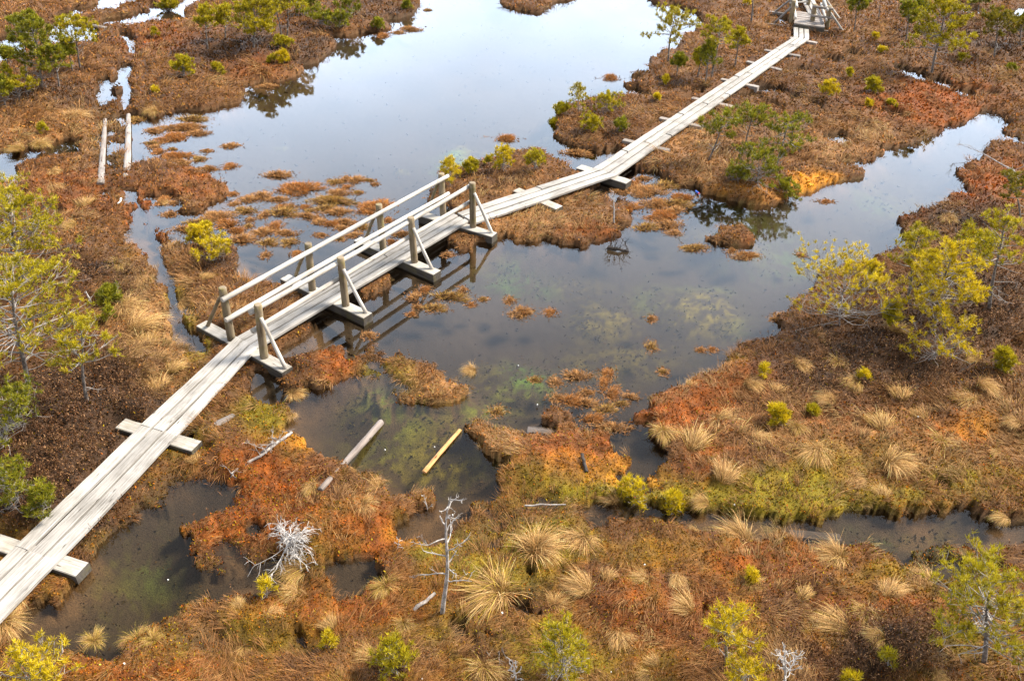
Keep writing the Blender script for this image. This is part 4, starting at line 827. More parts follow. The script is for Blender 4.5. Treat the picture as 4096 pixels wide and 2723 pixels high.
PX = (PR[0] + Vector((.35, 1.9, 0)), PR[1] + Vector((.35, 1.9, 0)))
mb = MB(); mb.rings(log_rings(PX[0], PX[1], .09, .08, 12, 4, seedo=8)); mb.build('post', M_RAIL, pf, True)
for t in (.5, .92): tie(pf, 'rail', L(PR, t) + Vector((-.1, 0, 0)), L(PX, t) + Vector((-.1, 0, 0)), .05, M_RAIL, .3)
for P_, foot in ((P1, (145,305)), (P0, (160,155)), (PR, (1045,425)), (PX, (1000,265))):
    f_ = F(*q4(*foot), .12); tie(pf, 'brace', f_, L(P_, .82), .045, M_OLD if P_ in (P1, P0) else M_RAIL, .02)
for a, b in (((70,298),(392,345)), ((90,143),(340,180)), ((640,372),(1108,430)), ((860,235),(1058,268))):
    sleeper(pf, q4(*a), q4(*b), .14, .12, z=.14, nm='ground_beam', m=M_OLD, seedo=int(a[0]))
bw5 = empty('boardwalk', F(3255, 20, 0), 'boardwalk leaving the far platform through the top edge', 'boardwalk')
h0, h1 = F(*q4(590,180), .40), F(*q4(765,196), .40); i0, i1 = F(*q4(430,-160), .40), F(*q4(580,-175), .40)
deck_section(bw5, h0, h1, i0, i1, [[], [], []], 81, z=.40)

# ------------------------------------------------------------------ pines, saplings, dead wood
def tube(acc, pts, r0, r1, k=5):
    pts = np.asarray(pts); n = len(pts); d = norm(np.gradient(pts, axis=0)); ref = np.array([.3, .2, 1.0]) if abs(d[0][2]) < .85 else np.array([1., .1, 0])
    a = norm(np.cross(d, ref)); b = np.cross(d, a); r = np.linspace(r0, r1, n)[:, None, None]
    an = np.arange(k) / k * 2 * np.pi
    ring = pts[:, None] + r * (a[:, None] * np.cos(an)[None, :, None] + b[:, None] * np.sin(an)[None, :, None])
    i = np.arange(n - 1)[:, None] * k + np.arange(k)[None]; j = np.arange(n - 1)[:, None] * k + (np.arange(k) + 1) % k
    q = np.stack([i, j, j + k, i + k], -1).reshape(-1, 4)
    acc[0].append(ring.reshape(-1, 3)); acc[1].append(q + acc[2]); acc[2] += n * k
def tube_mesh(name, acc, m):
    V = np.concatenate(acc[0]); Q = np.concatenate(acc[1]); return new_mesh(name, V, Q.ravel(), np.arange(0, Q.size, 4), None, [m], True)
def curve_pts(p, d, L, n, up, wob, g_):
    P = [p]; d = np.array(d, float); s = L / (n - 1)
    for _ in range(n - 1):
        d = d + np.array([0, 0, up]) / (n - 1) + g_.normal(0, wob, 3); d = d / np.linalg.norm(d); P.append(P[-1] + d * s)
    return np.array(P)
NEED = {'y': (lin(.20, .20, .012), lin(.54, .50, .022)), 'g': (lin(.09, .12, .012), lin(.33, .35, .025)), 'yy': (lin(.34, .30, .012), lin(.74, .64, .025)), 'd': (lin(.10, .11, .014), lin(.30, .27, .025))}
STY = {  # crown base, primaries, secondaries, tufts per secondary, dead low branches, tuft needles, up angle, shape power, needle length
 'tree': (.50, 24, 5, 2.2, 8, 14, .5, 2.0, .075), 'tall': (.6, 20, 5, 2.2, 8, 14, .35, 2.0, .08), 'big': (.30, 48, 6, 2.5, 18, 14, .45, 1.8, .075), 'bush': (.10, 24, 4, 1.7, 12, 16, .9, 2.2, .07),
 'open': (.18, 34, 6, 1.6, 26, 16, .8, 2.0, .07), 'sapl': (.08, 9, 3, 1.6, 2, 20, 1.1, 1.2, .07), 'cone': (.12, 26, 3, 2, 2, 12, .9, .8, .06), 'flat': (.55, 20, 5, 2.2, 8, 14, .35, 3.0, .075)}
def pine(label, bx, by, tx, ty, w, style='tree', colr='y', name='pine_tree', cat='pine', group=None, sc=1.0, sparse=1.0, tw=M_TWIG, hf=None, nsc=1.0):
    p = at(bx, by, .06); z0 = float(height(np.array([p[0]]), np.array([p[1]]))[0]); z0 = max(z0, -.1) - .03; p = at(bx, by, z0 + .03)
    d = (tx - DX) * camR + (DY - ty) * camU + FPX * cF; t = (p[1] - CAM[1]) / d[1]; top = CAM + d * t
    Hh = max(.12, (top[2] - z0)) * (hf if hf else (.80 if style in ('bush', 'open', 'sapl') else .93)); lx = top[0] - p[0]; W_ = w / ppm(p) * 1.06
    g_ = np.random.default_rng(int(bx * 7 + by * 13) % 99991)
    cb, nP, nS_, nt_, nD, nn, upa, pw, nl = STY[style]; nl *= nsc
    root = empty(name, (p[0], p[1], z0), label, cat, group)
    T = np.linspace(0, 1, 10)
    ph = g_.random(4) * 6.28; wv = .035 * Hh
    P = np.c_[lx * T + wv * np.sin(T * 5 + ph[0]) * T, g_.normal(0, .12) * Hh * .3 * T + wv * np.sin(T * 4 + ph[1]) * T, Hh * T]
    tr, br, dw = [[], [], 0], [[], [], 0], [[], [], 0]
    r0 = (.013 * Hh + .014) * sc if style in ('tree', 'tall', 'big', 'flat') else .008 * Hh + .008
    tube(tr, P, r0, r0 * .22, 8)
    cen, dirs = [], []
    for i in range(nP):
        tt = (i + .5) / nP; th_ = cb + (1 - cb) * tt; az = i * 2.39996 + ph[2] + g_.normal(0, .3)
        Lb_ = W_ / 2 * (max(0, 1 - tt ** pw) ** .55 * .92 + .16) * g_.uniform(.6, 1.12)
        if g_.random() > sparse: continue
        st = np.array([np.interp(th_, T, P[:, k]) for k in range(3)])
        dr = np.array([math.cos(az), math.sin(az), .15 + .5 * tt * upa + g_.normal(0, .1)]); dr /= np.linalg.norm(dr)
        bp = curve_pts(st, dr, max(Lb_, .05), 6, upa * .55, .13, g_); tube(br, bp, r0 * .38 * (1 - .5 * tt), .0035, 5)
        ns = max(2, int(nS_ * min(1.4, .5 + Lb_ / .7)))
        for s in range(ns + 1):
            f = 1.0 if s == ns else g_.uniform(.3, 1.0); q = np.array([np.interp(f * 5, range(6), bp[:, k]) for k in range(3)])
            tang = bp[-1] - bp[-2]; tang /= np.linalg.norm(tang)
            sd2 = tang + g_.normal(0, .75, 3) * [1, 1, .45] + [0, 0, .25 * upa]; sd2 /= np.linalg.norm(sd2)
            sp = curve_pts(q, sd2, max(.06, Lb_ * g_.uniform(.2, .42)) if s < ns else .06, 4, .35, .12, g_); tube(br, sp, .005, .0025, 3)
            m_ = nt_ if g_.random() < .85 else 0
            for u_ in range(int(m_) + (g_.random() < m_ % 1)):
                e_ = sp[-1] if u_ == 0 else sp[1 + (u_ % 3)] + g_.normal(0, .03, 3)
                cen.append(e_); dirs.append(sp[-1] - sp[-2])
    for k_ in range(4): cen.append(P[-1] + g_.normal(0, .02, 3)); dirs.append(np.array([0, 0, 1.]))
    for i in range(nD):
        th_ = g_.uniform(.12, cb + .35) if style not in ('open', 'bush') else g_.uniform(.03, .6); az = g_.random() * 6.28
        st = np.array([np.interp(th_, T, P[:, k]) for k in range(3)]); L0_ = W_ / 2 * g_.uniform(.35, .95)
        bp = curve_pts(st, [math.cos(az), math.sin(az), g_.uniform(-.1, .4)], L0_, 6, .3, .22, g_); tube(dw, bp, .010 * sc if style != 'sapl' else .005, .003, 4)
        for s in range(4 if style in ('open', 'bush') else 2):
            q = bp[g_.integers(2, 6)]; dd = g_.normal(0, 1, 3); sp = curve_pts(q, dd / np.linalg.norm(dd), L0_ * g_.uniform(.2, .45), 4, .2, .2, g_); tube(dw, sp, .0045, .002, 3)
    cen = np.array(cen); dirs = norm(np.array(dirs) + [0, 0, .35]); nC = len(cen)
    D_ = float(np.linalg.norm(p - CAM)); nl_ = nl * (.95 + D_ / 60); wn = max(.0045, .00034 * D_)
    C_ = np.repeat(cen, nn, 0); A_ = np.repeat(dirs, nn, 0)
    nd = norm(A_ * .75 + g_.normal(0, .52, A_.shape)); tb = np.repeat(g_.random((nC, 1)) ** .8, nn, 0); t_ = np.clip(tb + g_.normal(0, .22, tb.shape), 0, 1.1)
    lo, hi = NEED[colr]; c1 = (lo * (1 - t_) + hi * t_); c1[g_.random(len(c1)) < .04] = lin(.22, .11, .03)
    base_ = C_ - A_ * nl_ * .35 * g_.random((len(C_), 1))
    s_ = norm(np.cross(nd, g_.normal(0, 1, nd.shape)))
    me = new_mesh('crown', *blade_arrays(base_, nd, nl_ * g_.uniform(.7, 1.2, len(C_)), np.full(len(C_), wn * 1.5), np.zeros(len(C_)), c1 * .75, c1, s_), [M_NEEDLE])
    link('trunk' if style != 'sapl' else 'stem', tube_mesh('trunk', tr, M_BARK_O if style in ('tree', 'tall', 'big', 'flat') else M_GREY_O), root)
    link('branches', tube_mesh('branches', br, tw), root); link('crown', me, root)
    if nD and dw[2]: link('dead_twigs', tube_mesh('dead_twigs', dw, tw), root)
    return root

PINES = [
 # label, base x, base y, top x, top y, crown width, style, colour
 ('pine with a rounded crown, leftmost of the three far shore pines left of the pond',478,111,470,10,48,'tree','y'),
 ('slender pine in the middle of the three far shore pines left of the pond',519,95,514,14,48,'tree','y'),
 ('broad bright far shore pine cut by the top edge, right of two slimmer ones',585,116,582,-12,105,'big','y'),
 ('straight pine at the top edge above the pond point, right one of a twin pair',661,92,662,-22,80,'tall','y'),
 ('leaning pine at the top edge above the pond point, left one of a twin pair',650,94,632,-18,66,'tall','y'),
 ('thin pine with a dark trunk, leftmost trunk of the top left pine clump',64,185,38,34,66,'tall','g'),
 ('widest pine of the top left clump, standing before the white water',98,206,62,26,92,'big','g'),
 ('shorter pine on the right side of the top left clump',136,201,122,104,56,'tree','g'),
 ('twin-stemmed pine leaning over the narrow white water at the top left',184,154,168,32,82,'tree','y'),
 ('thin young pine between the twin-stemmed pine and the shorter one',167,162,152,92,34,'tree','g'),
 ('bent low pine cut by the left edge below the top left clump',13,247,0,180,60,'tree','g'),
 ('spreading low pine with golden tips under the top left clump',46,229,26,182,92,'flat','y'),
 ('small pine at the left edge beside the white pool',18,155,12,114,44,'tree','g'),
 ('pine with an uneven crown on the pond shore left of the boardwalk, tallest one there',1539,144,1552,18,98,'tree','y'),
 ('crooked little pine with few needles below the tallest shore pine',1559,177,1564,124,30,'tree','g'),
 ('pine with two pale stems and a dense crown beside the upper boardwalk',1638,186,1663,41,78,'tall','y'),
 ('slim pine stem leaning against the two-stemmed pine',1624,193,1640,100,46,'tree','g'),
 ('short flat-topped pine left of the two-stemmed pine',1607,177,1617,115,38,'flat','y'),
 ('slim yellowish pine just right of the two-stemmed pine',1693,152,1707,64,44,'tree','y'),
 ('pine leaning right with a lopsided crown, below the middle of the long boardwalk',1633,368,1674,258,86,'flat','g'),
 ('pine with a thin crown right behind the leaning one below the long boardwalk',1717,337,1733,242,78,'flat','g'),
 ('broken topped pine with a flat spreading crown on the land right of the boardwalk',1787,396,1814,270,106,'flat','g'),
 ('largest dense pine in the upper right, dark trunk leaning left at its foot',2147,165,2182,-14,118,'big','y'),
 ('slight pine right of the far platform, crown cut by the top edge',1967,72,1984,-12,44,'tall','g'),
 ('thin pine with a sparse top, left of the largest upper right pine',2088,90,2098,3,42,'tree','g'),
 ('little pine stuck between the sparse one and the largest upper right pine',2115,67,2126,0,36,'tree','g'),
 ('olive pine with a bare lower trunk near the upper right corner',2291,129,2307,26,78,'tree','d'),
 ('far thin pine at the top edge right of the largest pine',2229,38,2240,-30,50,'tall','g'),
 ('second far thin pine at the top edge right of the largest pine',2250,42,2262,-26,46,'tall','g'),
 ('faint olive pine cut by the right edge near the top corner',2352,110,2352,40,60,'tree','d'),
 ('large pine at the left edge with long grey side branches, above the brighter one',56,650,14,450,250,'big','y'),
 ('bright yellow-green pine at the left edge overhanging the dark heather',66,891,14,600,280,'big','y'),
 ('leaning pine with a bare grey trunk in dark heather left of the boardwalk',203,934,170,745,130,'flat','y'),
 ('half dead pine at the left edge with arching grey branches',-8,1030,20,885,170,'open','g'),
 ('low ragged pine at the left edge beside the dark heather',28,1175,10,1050,110,'open','g'),
 ('small pine shoot crouching against the boardwalk in the lower left heather',100,1185,88,1120,56,'open','g'),
 ('big sprawling yellow pine bush with pale twigs, on the right bank of the near pool',1934,752,1960,580,225,'open','yy'),
 ('dark stemmed pine behind the big yellow bush on the right bank',2088,699,2128,528,84,'tree','y'),
 ('brightest dense pine of the right bank, lime yellow crown',2150,768,2190,560,165,'big','yy'),
 ('low wide yellow pine below the brightest one on the right bank',2135,832,2215,738,170,'bush','yy'),
 ('pine with a dark trunk and thin olive crown near the right edge',2245,642,2252,528,90,'tree','y'),
 ('tall loose pine cut by the right edge, tangled grey twigs at its foot',2280,705,2318,498,130,'tree','y'),
 ('gnarled mossy pine at the right edge with a bare branch reaching left',2352,516,2342,398,60,'flat','d'),
 ('pine with grey branches and yellow tufts filling the lower right corner',2268,1528,2300,1318,250,'big','y'),
]
for i, q in enumerate(PINES): pine(*q)
BUSH = [
 ('conical young pine by the pond, standing clear against the water',1334,262,1333,190,50,'cone','y'),
 ('rounded yellow pine bush right of the conical young pine',1399,260,1401,216,64,'bush','y'),
 ('low pine bush below the rounded one near the long boardwalk',1360,303,1362,268,50,'bush','y'),
 ('small green pine bush closest to the long boardwalk on the pond side',1432,300,1433,274,28,'bush','g'),
 ('flat yellow pine bush on the shore left of the conical young pine',1292,262,1296,244,34,'bush','y'),
 ('tiny pine bush at the left tip of the shore under the conical pine',1276,290,1278,278,20,'bush','y'),
 ('tiny yellow pine between the pond inlet and the crooked little pine',1534,193,1534,178,20,'sapl','yy'),
 ('tiny pine seedling on the tan grass left of the boardwalk, below the inlet',1514,231,1514,221,14,'sapl','yy'),
 ('yellow pine bush touching the far right post of the footbridge',1037,425,1036,357,46,'bush','yy'),
 ('yellow pine seedling just right of the bush at the footbridge post',1085,402,1086,364,36,'bush','y'),
 ('bright pine bush in the middle of the patch above the footbridge',1160,392,1158,335,50,'bush','yy'),
 ('loose pine bush at the right end of the patch above the footbridge',1232,388,1232,346,46,'bush','y'),
 ('pale pine seedling low on the shore patch above the footbridge',1125,382,1128,362,30,'sapl','y'),
 ('spreading pine bush on the right pool shore, mirrored in the water',1745,425,1752,340,125,'open','g'),
 ('low pine bush left of the mirrored one on the right pool shore',1698,415,1703,388,56,'bush','g'),
 ('yellow bush of pine tips hanging over the bank at the mirrored shore',1812,458,1810,418,60,'bush','g'),
 ('small pine seedling beside the broken topped pine',1828,348,1829,334,30,'sapl','y'),
 ('lime yellow pine bush alone on the brown slope right of the boardwalk',1910,222,1911,191,38,'bush','yy'),
 ('sparse pale pine bush right of the lime yellow one on the slope',2013,215,2016,180,30,'open','y'),
 ('tiny seedling under the sparse pale bush on the slope',2003,247,2003,234,14,'sapl','yy'),
 ('low seedling above the small pool on the right slope',2052,243,2052,236,24,'sapl','y'),
 ('tiny seedling left of the white puddles right of the boardwalk',1957,178,1957,158,14,'sapl','y'),
 ('golden seedling below the far platform to its right',2016,90,2016,80,14,'sapl','yy'),
 ('golden seedling between the round puddle and the platform',2031,122,2031,112,17,'sapl','yy'),
 ('seedling in the brown heather at the far right',2327,165,2329,150,26,'sapl','g'),
 ('yellow sprig of pine under the largest upper right pine',2214,140,2216,128,22,'sapl','y'),
 ('yellow pine seedling at the top edge left of the platform',1721,14,1722,0,20,'sapl','yy'),
 ('tiny pine seedling on the far left heath',360,84,352,66,18,'sapl','y'),
 ('loose yellow pine bush in the middle of the far left heath',424,176,420,128,50,'open','y'),
 ('small round pine bush right of the loose one on the far left heath',509,172,508,156,20,'sapl','y'),
 ('tiny pine tip beside the small round bush on the far left heath',497,160,496,150,12,'sapl','y'),
 ('little pine seedling in the tan grass above the two old logs',98,302,98,284,16,'sapl','y'),
 ('single yellow shoot near the flooded track on the far left heath',358,213,358,205,8,'sapl','yy'),
 ('yellow pine bush on the point beneath the twin pines',652,147,651,118,24,'bush','yy'),
 ('low pine bush at the foot of the twin pines',654,112,654,92,42,'bush','y'),
 ('faint pine bush left of the yellow one on the point',630,143,629,131,24,'sapl','y'),
 ('wide green pine bush on the far shore right of the twin pines',736,58,738,34,70,'bush','g'),
 ('large green pine thicket near the top edge right of the twin pines',806,38,806,-4,74,'bush','g'),
 ('long low pine thicket on the far shore beside the pond',782,62,782,38,64,'bush','g'),
 ('small green pine bush at the shoulder of the far shore',870,64,870,44,24,'bush','g'),
 ('small green pine bush on the last cape before the top edge',937,24,938,2,20,'bush','g'),
 ('pine thicket at the top edge just right of the twin pines',704,36,704,-6,54,'bush','g'),
 ('thin bush at the top edge among the white pools',388,30,388,-4,40,'open','y'),
 ('upper yellow pine sapling on the mound left of the footbridge',460,562,461,518,60,'open','yy'),
 ('lower, denser yellow pine bush on the mound left of the footbridge',494,602,495,552,78,'bush','yy'),
 ('small green pine on the tan grass left of the footbridge sleeper',255,702,250,665,56,'open','g'),
 ('yellow pine seedling right of the white snapped stub',246,738,246,712,34,'sapl','g'),
 ('bushy lime pine seedling on the near edge of the channel',1462,1166,1459,1104,70,'bush','yy'),
 ('smaller lime pine seedling right of the bushy one by the channel',1549,1178,1548,1134,46,'bush','yy'),
 ('pine twig with lime tips on the red shore of the near pool',1757,862,1758,842,24,'sapl','yy'),
 ('lime pine sprig in the heather below the right bank bushes',1993,876,1993,860,34,'sapl','yy'),
 ('small many-tipped pine seedling on the red and tan moss right of the pool',1794,975,1793,938,46,'open','yy'),
 ('tiny lime sprig right of the many-tipped seedling',1872,950,1872,940,18,'sapl','y'),
 ('small pine with drooping tufts near the right edge below the bushes',2312,856,2318,802,48,'open','y'),
 ('thin lime pine stem between the big yellow bush and the brightest pine',2058,752,2056,684,34,'open','y'),
 ('thin yellow stem behind the big yellow bush, at the water side',2018,660,2016,598,36,'open','yy'),
 ('lime pine bush cut by the lower left corner of the picture',72,1588,72,1510,165,'open','yy'),
 ('yellow pine sapling on the rust grass right of the dark pool',613,1375,614,1332,46,'sapl','yy'),
 ('tiny yellow pine shoot near the bottom, left of the pale-twigged one',758,1492,758,1460,18,'sapl','yy'),
 ('small pine with bare pale stem and lime tufts at the bottom left of centre',906,1545,905,1480,82,'open','y'),
 ('half dead pine with a claw of grey twigs at the bottom centre',1292,1562,1300,1426,132,'open','y'),
 ('round lime pine on a grey stem, bottom right of centre',1674,1530,1678,1404,118,'tree','yy'),
 ('lime pine bush cut by the bottom edge below the round lime pine',1722,1590,1720,1512,104,'bush','yy'),
 ('tiny pine seedling in the tan grass above the round lime pine',1733,1336,1733,1318,22,'sapl','yy'),
 ('lime sprig at the bottom edge between two dead bushes',1964,1580,1964,1552,42,'sapl','yy'),
 ('pale lime seedling standing in brown heather, bottom right',2047,1528,2048,1498,22,'sapl','y'),
]
for q in BUSH: pine(*q, name='pine_bush', cat='pine bush', tw=M_TWIG)
# far thin stems beyond the platform, bare
def dead(label, bx, by, tx, ty, w, n1_, n2_, m_, name='dead_tree', cat='dead tree', cb=.15, lean=(0, 0), curl=.3, r=.05, droop=0, side=None, n3_=2):
    p = at(bx, by, .05); z0 = max(-.05, float(height(np.array([p[0]]), np.array([p[1]]))[0])) - .03; p = at(bx, by, z0 + .03)
    d = (tx - DX) * camR + (DY - ty) * camU + FPX * cF; t = (p[1] - CAM[1]) / d[1]; top = CAM + d * t
    Hh = max(.1, top[2] - z0); lx = top[0] - p[0]; W_ = w / ppm(p); g_ = np.random.default_rng(int(bx + by * 3)); T = np.linspace(0, 1, 10)
    root = empty(name, (p[0], p[1], z0), label, cat)
    P = np.c_[lx * T + .03 * Hh * np.sin(T * 6) * T, lean[1] * Hh * T, Hh * T]; tr, br, tw = [[], [], 0], [[], [], 0], [[], [], 0]
    tube(tr, P, r, r * .2, 9)
    for i in range(n1_):
        tt = cb + (1 - cb) * (i + .5) / n1_; az = (i * 2.4 + g_.normal(0, .3)) if side is None else g_.normal(side[0], side[1])
        st = np.array([np.interp(tt, T, P[:, k]) for k in range(3)]); L_ = W_ / 2 * g_.uniform(.45, 1.1) * (1.15 - .6 * tt)
        bp = curve_pts(st, [math.cos(az), math.sin(az), g_.uniform(0, .6) - droop], L_, 7, curl, .2, g_); tube(br, bp, r * .32, .0042, 5)
        for s in range(n2_):
            q = bp[g_.integers(2, 7)]; dd = norm((bp[-1] - bp[0]) / L_ + g_.normal(0, .6, 3)); sp = curve_pts(q, dd, L_ * g_.uniform(.2, .5), 5, curl, .22, g_); tube(tw, sp, .0048, .002, 4)
            for _ in range(n3_):
                q2 = sp[g_.integers(1, 5)]; d3 = norm(dd + g_.normal(0, .8, 3)); tube(tw, curve_pts(q2, d3, L_ * g_.uniform(.1, .25), 3, curl, .2, g_), .0045, .002, 3)
    link('trunk', tube_mesh('trunk', tr, m_), root); link('limbs', tube_mesh('limbs', br, m_), root)
    if n2_: link('twigs', tube_mesh('twigs', tw, m_), root)
    return root
dead('bare dead pine with crooked pale limbs, standing at the bottom centre',1019,1408,1042,1143,165,14,3,M_DEADG,r=.034,cb=.28,curl=.5)
dead('bleached dead bush of fine white twigs, left of the bare dead pine',655,1268,668,1232,175,44,7,M_BONE,'dead_bush','dead bush',side=(.15,1.15),curl=-.5,r=.02,cb=.2,droop=.2)
dead('grey dead bush at the bottom edge in dark brown heather',1808,1572,1812,1495,95,16,4,M_BONE,'dead_bush','dead bush',r=.02,curl=.4)
dead('grey twiggy dead bush left of the half dead bottom pine',1190,1572,1182,1520,60,10,3,M_BONE,'dead_bush','dead bush',r=.015)
dead('thin silver dead sapling on the peninsula right of the boardwalk',1414,511,1415,440,40,7,1,M_BONE,r=.022,cb=.35)
dead('slim dead stem beside the far platform',2024,43,2028,10,12,3,0,M_BARK_O,r=.03)
dead('bare pine stem at the top edge left of the far platform',1730,54,1738,-20,16,3,0,M_BARK_O,r=.05)
dead('white snapped stub in the grass below the large left edge pine',209,695,198,670,26,2,0,M_BONE,'dead_stub','dead stub',r=.03)
dead('pair of pale dead twigs at the edge of the near pool above the bare pine',985,1178,978,1138,34,5,2,M_BONE,'dead_twig','dead twig',r=.010)
dead('crooked dark dead twigs on the moss above the red mound',600,1040,640,1010,80,10,4,M_GREY_O,'dead_bush','dead bush',r=.015,curl=-.2)
dead('pale forked twig on the moss between the dead bush and dead pine',915,1262,920,1240,40,5,1,M_BONE,'dead_twig','dead twig',r=.010,curl=-.3)
# black fallen branch in the mirror water
def branch(label, pts, r0, r1, m_, twigs=0, name='fallen_branch', cat='fallen branch', tl=.3, seed=1, zs=None):
    g_ = np.random.default_rng(seed); P = np.array([at(x, y, (zs[i] if zs else .03)) for i, (x, y) in enumerate(pts)])
    if len(P) < 4: T = np.linspace(0, len(P) - 1, 6); P = np.c_[[np.interp(T, range(len(P)), P[:, k]) for k in range(3)]].T + g_.normal(0, .008, (6, 3))
    c = P.mean(0); root = empty(name, c, label, cat); a = [[], [], 0]; tube(a, P - c, r0, r1, 8); b = [[], [], 0]
    for i in range(twigs):
        q = P[g_.integers(0, len(P))] - c; d = norm(np.r_[g_.normal(0, 1, 2), abs(g_.normal(0, .7))]); sp = curve_pts(q, d, tl * g_.uniform(.4, 1.1), 5, .1, .25, g_); tube(a, sp, .007, .003, 4)
        for _ in range(2): tube(a, curve_pts(sp[2], norm(d + g_.normal(0, .8, 3)), tl * .4, 3, 0, .2, g_), .005, .002, 3)
    link('limb', tube_mesh('limb', a, m_), root)
branch('black branch with pale twigs lying in the mirror water below the peninsula', [(1401,571),(1420,574),(1446,578)], .05, .03, M_BLACK_O, 16, tl=.42, seed=4, zs=[.04,.07,.02])
branch('dark crooked branch on the moss between the nearest boardwalk and the grey log', [(532,1091),(560,1070),(600,1050),(640,1018),(672,996)], .016, .03, M_GREY_O, 9, tl=.35, seed=5, zs=[.14,.13,.16,.15,.12])
branch('stout grey stick lying left of the foot of the bare dead pine', [(953,1404),(975,1388),(1001,1368)], .03, .022, M_GREY_O, 0, 'stick', 'stick', seed=6, zs=[.1,.15,.16])
branch('black stump splinter stuck in the orange moss above the channel', [(1341,1045),(1346,1065),(1351,1086)], .03, .03, M_BLACK_O, 0, 'stick', 'stick', seed=7, zs=[.2,.17,.15])
branch('thin dark stick lying level on the green moss above the channel', [(1211,1162),(1255,1163),(1303,1163)], .016, .012, M_GREY_O, 0, 'stick', 'stick', seed=8, zs=[.13,.13,.13])
branch('brown twisted branch at the bottom edge right of the big green-gold tussock', [(1179,1502),(1150,1500),(1135,1515),(1168,1525)], .016, .01, M_BARK_O, 7, tl=.3, seed=9, zs=[.16,.2,.15,.14])
branch('bare crooked branch of the right edge pine, hanging over the flooded bay', [(2352,420),(2335,392),(2310,380),(2262,352),(2210,332)], .024, .005, M_GREY_O, 12, tl=.5, seed=10, zs=[.9,.9,.6,.45,.3])

def board(label, a, b, r, m_, name='old_log', cat='log', z=.03, z2=None, flat=.6, seedo=1, k=12, wob=.08):
    p, q = A(*a, z), A(*b, z if z2 is None else z2); R_ = log_rings(p, q, r[0], r[1], k, 12, bow=.02, wob=wob, seedo=seedo)
    R_ = [[Vector((v.x, v.y, (v.z - z) * flat + z)) for v in ring] for ring in R_] if z2 is None else R_
    mb = MB(); mb.rings(R_, off=seedo * 2.7); o = mb.build(name, m_, None, True); tag(o, label, cat)
board('weathered board half sunk in the old flooded track, left one of two', (242,275), (231,424), (.05,.10), M_OLD, 'old_board', 'old board', .07)
board('whitened log half sunk beside the pond, right one of two', (296,264), (292,412), (.06,.11), M_OLD, 'old_log', 'log', .07)
board('thick grey log lying across the shore of the near pool', (878,972), (738,1128), (.058,.05), M_LOG, 'fallen_log', 'log', .02, .24, seedo=3)
board('orange peeled pole floating in the shallow near pool', (1060,990), (977,1087), (.035,.043), M_ORANGE, 'floating_pole', 'pole', .03, seedo=4)
board('sunken grey board at the foot of the orange moss point', (1216,990), (1284,998), (.11,.10), M_SUNK, 'sunken_board', 'old board', -.012, flat=.15, seedo=5)
board('broken slab of pale wood on the moss right of the nearest boardwalk', (538,956), (483,991), (.05,.12), M_OLD, 'wood_slab', 'wood slab', .13, flat=.5, seedo=6)
board('sunken board glimmering in the lower right channel', (1820,1228), (1936,1238), (.08,.08), M_SUNK, 'sunken_board', 'old board', -.014, flat=.1, seedo=7)
board('brown log end lying on the far shore between white pools', (205,58), (245,66), (.10,.10), M_BARK, 'fallen_log', 'log', .1, seedo=8)
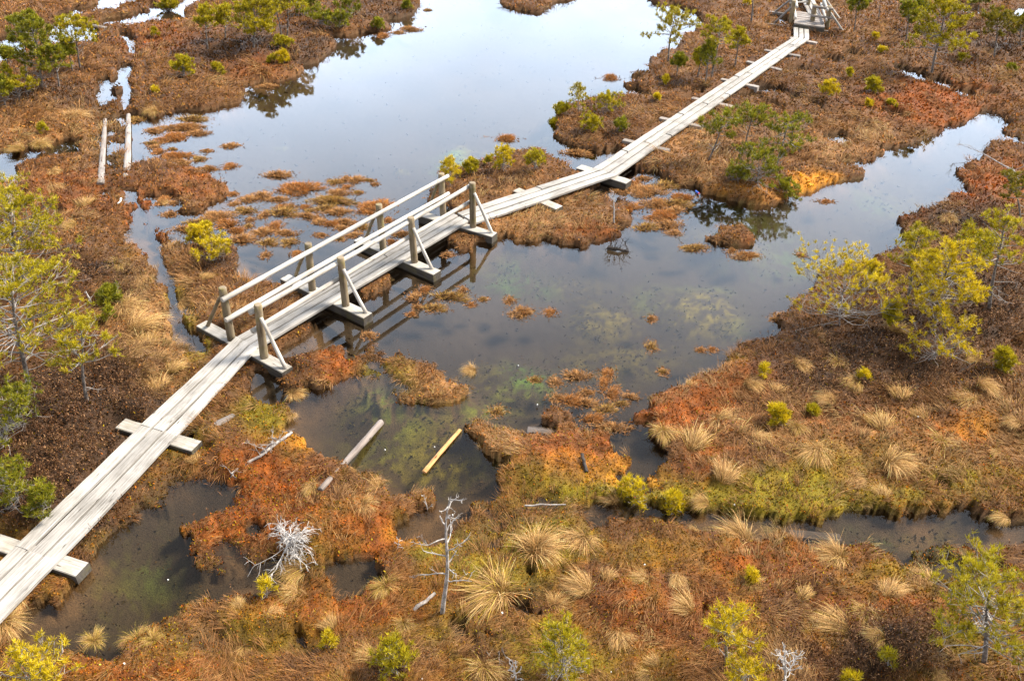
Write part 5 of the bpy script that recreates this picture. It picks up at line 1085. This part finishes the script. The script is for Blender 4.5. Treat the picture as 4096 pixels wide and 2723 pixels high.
def scrap(x, y, w, h_, m_, label, name='litter_scrap', cat='litter', group=None, z=None, n=7):
    p = at(x, y, 0); zz_ = max(0.0, float(height(np.array([p[0]]), np.array([p[1]]))[0])) + .05 if z is None else z
    p = at(x, y, zz_); s = 1 / ppm(p); g_ = random.Random(int(x * y)); mb = MB(); az = g_.random() * 3.1; w *= .65; h_ *= .65
    ring = []
    for lev, f in ((-.006, .8), (.0, 1.0), (.007, .75)):
        r_ = []
        for i in range(n):
            a = i / n * 6.283; X_, Y_ = math.cos(a) * w * s / 2 * f * g_.uniform(.8, 1.15), math.sin(a) * h_ * s / 2 * f * 1.5
            r_.append((p[0] + X_ * math.cos(az) - Y_ * math.sin(az), p[1] + X_ * math.sin(az) + Y_ * math.cos(az), zz_ + lev + .01 * math.sin(3 * a)))
        ring.append(r_)
    mb.rings(ring); o = mb.build(name, m_, None); tag(o, label, cat, group); return o
for q in [(1238,932,7,4,'white scrap floating left of the shaggy chain of islets'),(1194,842,5,3,'white scrap on the water right of the grassy islet'),(1001,1029,6,3,'white scrap floating left of the orange pole'),(887,1036,6,3,'white scrap floating between grey log and orange pole'),
          (1043,1186,8,5,'white scrap beside the pale dead twigs of the near pool edge'),(972,1562,8,4,'white scrap on the moss under the big green-gold tussock'),(286,1528,7,5,'white petal-like scrap below the pair of sedge tufts'),(387,1335,6,3,'white stub floating in the dark lower left pool'),
          (1692,1162,5,4,'white crumb beside the many drooping tussocks'),(1485,1300,8,3,'white scrap among orange moss below the channel'),(903,1604,6,3,'white scrap at the bottom edge'),(2115,960,6,4,'white crumb in the brown tussocks at the right'),(1157,1411,8,6,'cream scrap right of the big green-gold tussock'),(1408,1547,7,3,'white stub near the bottom centre pine')]:
    scrap(*q[:4], M_WHITE, q[4])
scrap(231,1531,11,7,M_YELLOW,'round yellow-green leaf floating below the sedge tufts','floating_leaf','leaf')
# bone-white scrap on the left moss and a plastic lighter on the shore
a_, b_ = A(279,458,.14), A(271,469,.14); mb = MB(); mb.rings(log_rings(a_, b_, .03, .012, 8, 5, bow=.02, wob=.2, seedo=2)); tag(mb.build('bone_like_scrap', M_WHITE, None, True), 'bone shaped white scrap on the orange moss beside the flooded track', 'litter')
L0_, L1_ = A(1603,440,.04), A(1611,447,.04); lt = empty('plastic_lighter', L0_.lerp(L1_, .5), 'little blue plastic lighter with a red end at the edge of the right pool', 'lighter')
mb = MB(); mb.rings(log_rings(L0_, L0_.lerp(L1_, .75), .025, .025, 10, 2, wob=0)); mb.build('body', M_BLUE, lt, True); mb = MB(); mb.rings(log_rings(L0_.lerp(L1_, .76), L1_, .024, .02, 10, 2, wob=0)); mb.build('cap', M_RED, lt, True)

resolve_labels()
for o in scene.objects:
    if o.get('label') and len(o['label'].replace('-', ' ').split()) > 16: print('LONG', len(o['label'].split()), o.name, o['label'])
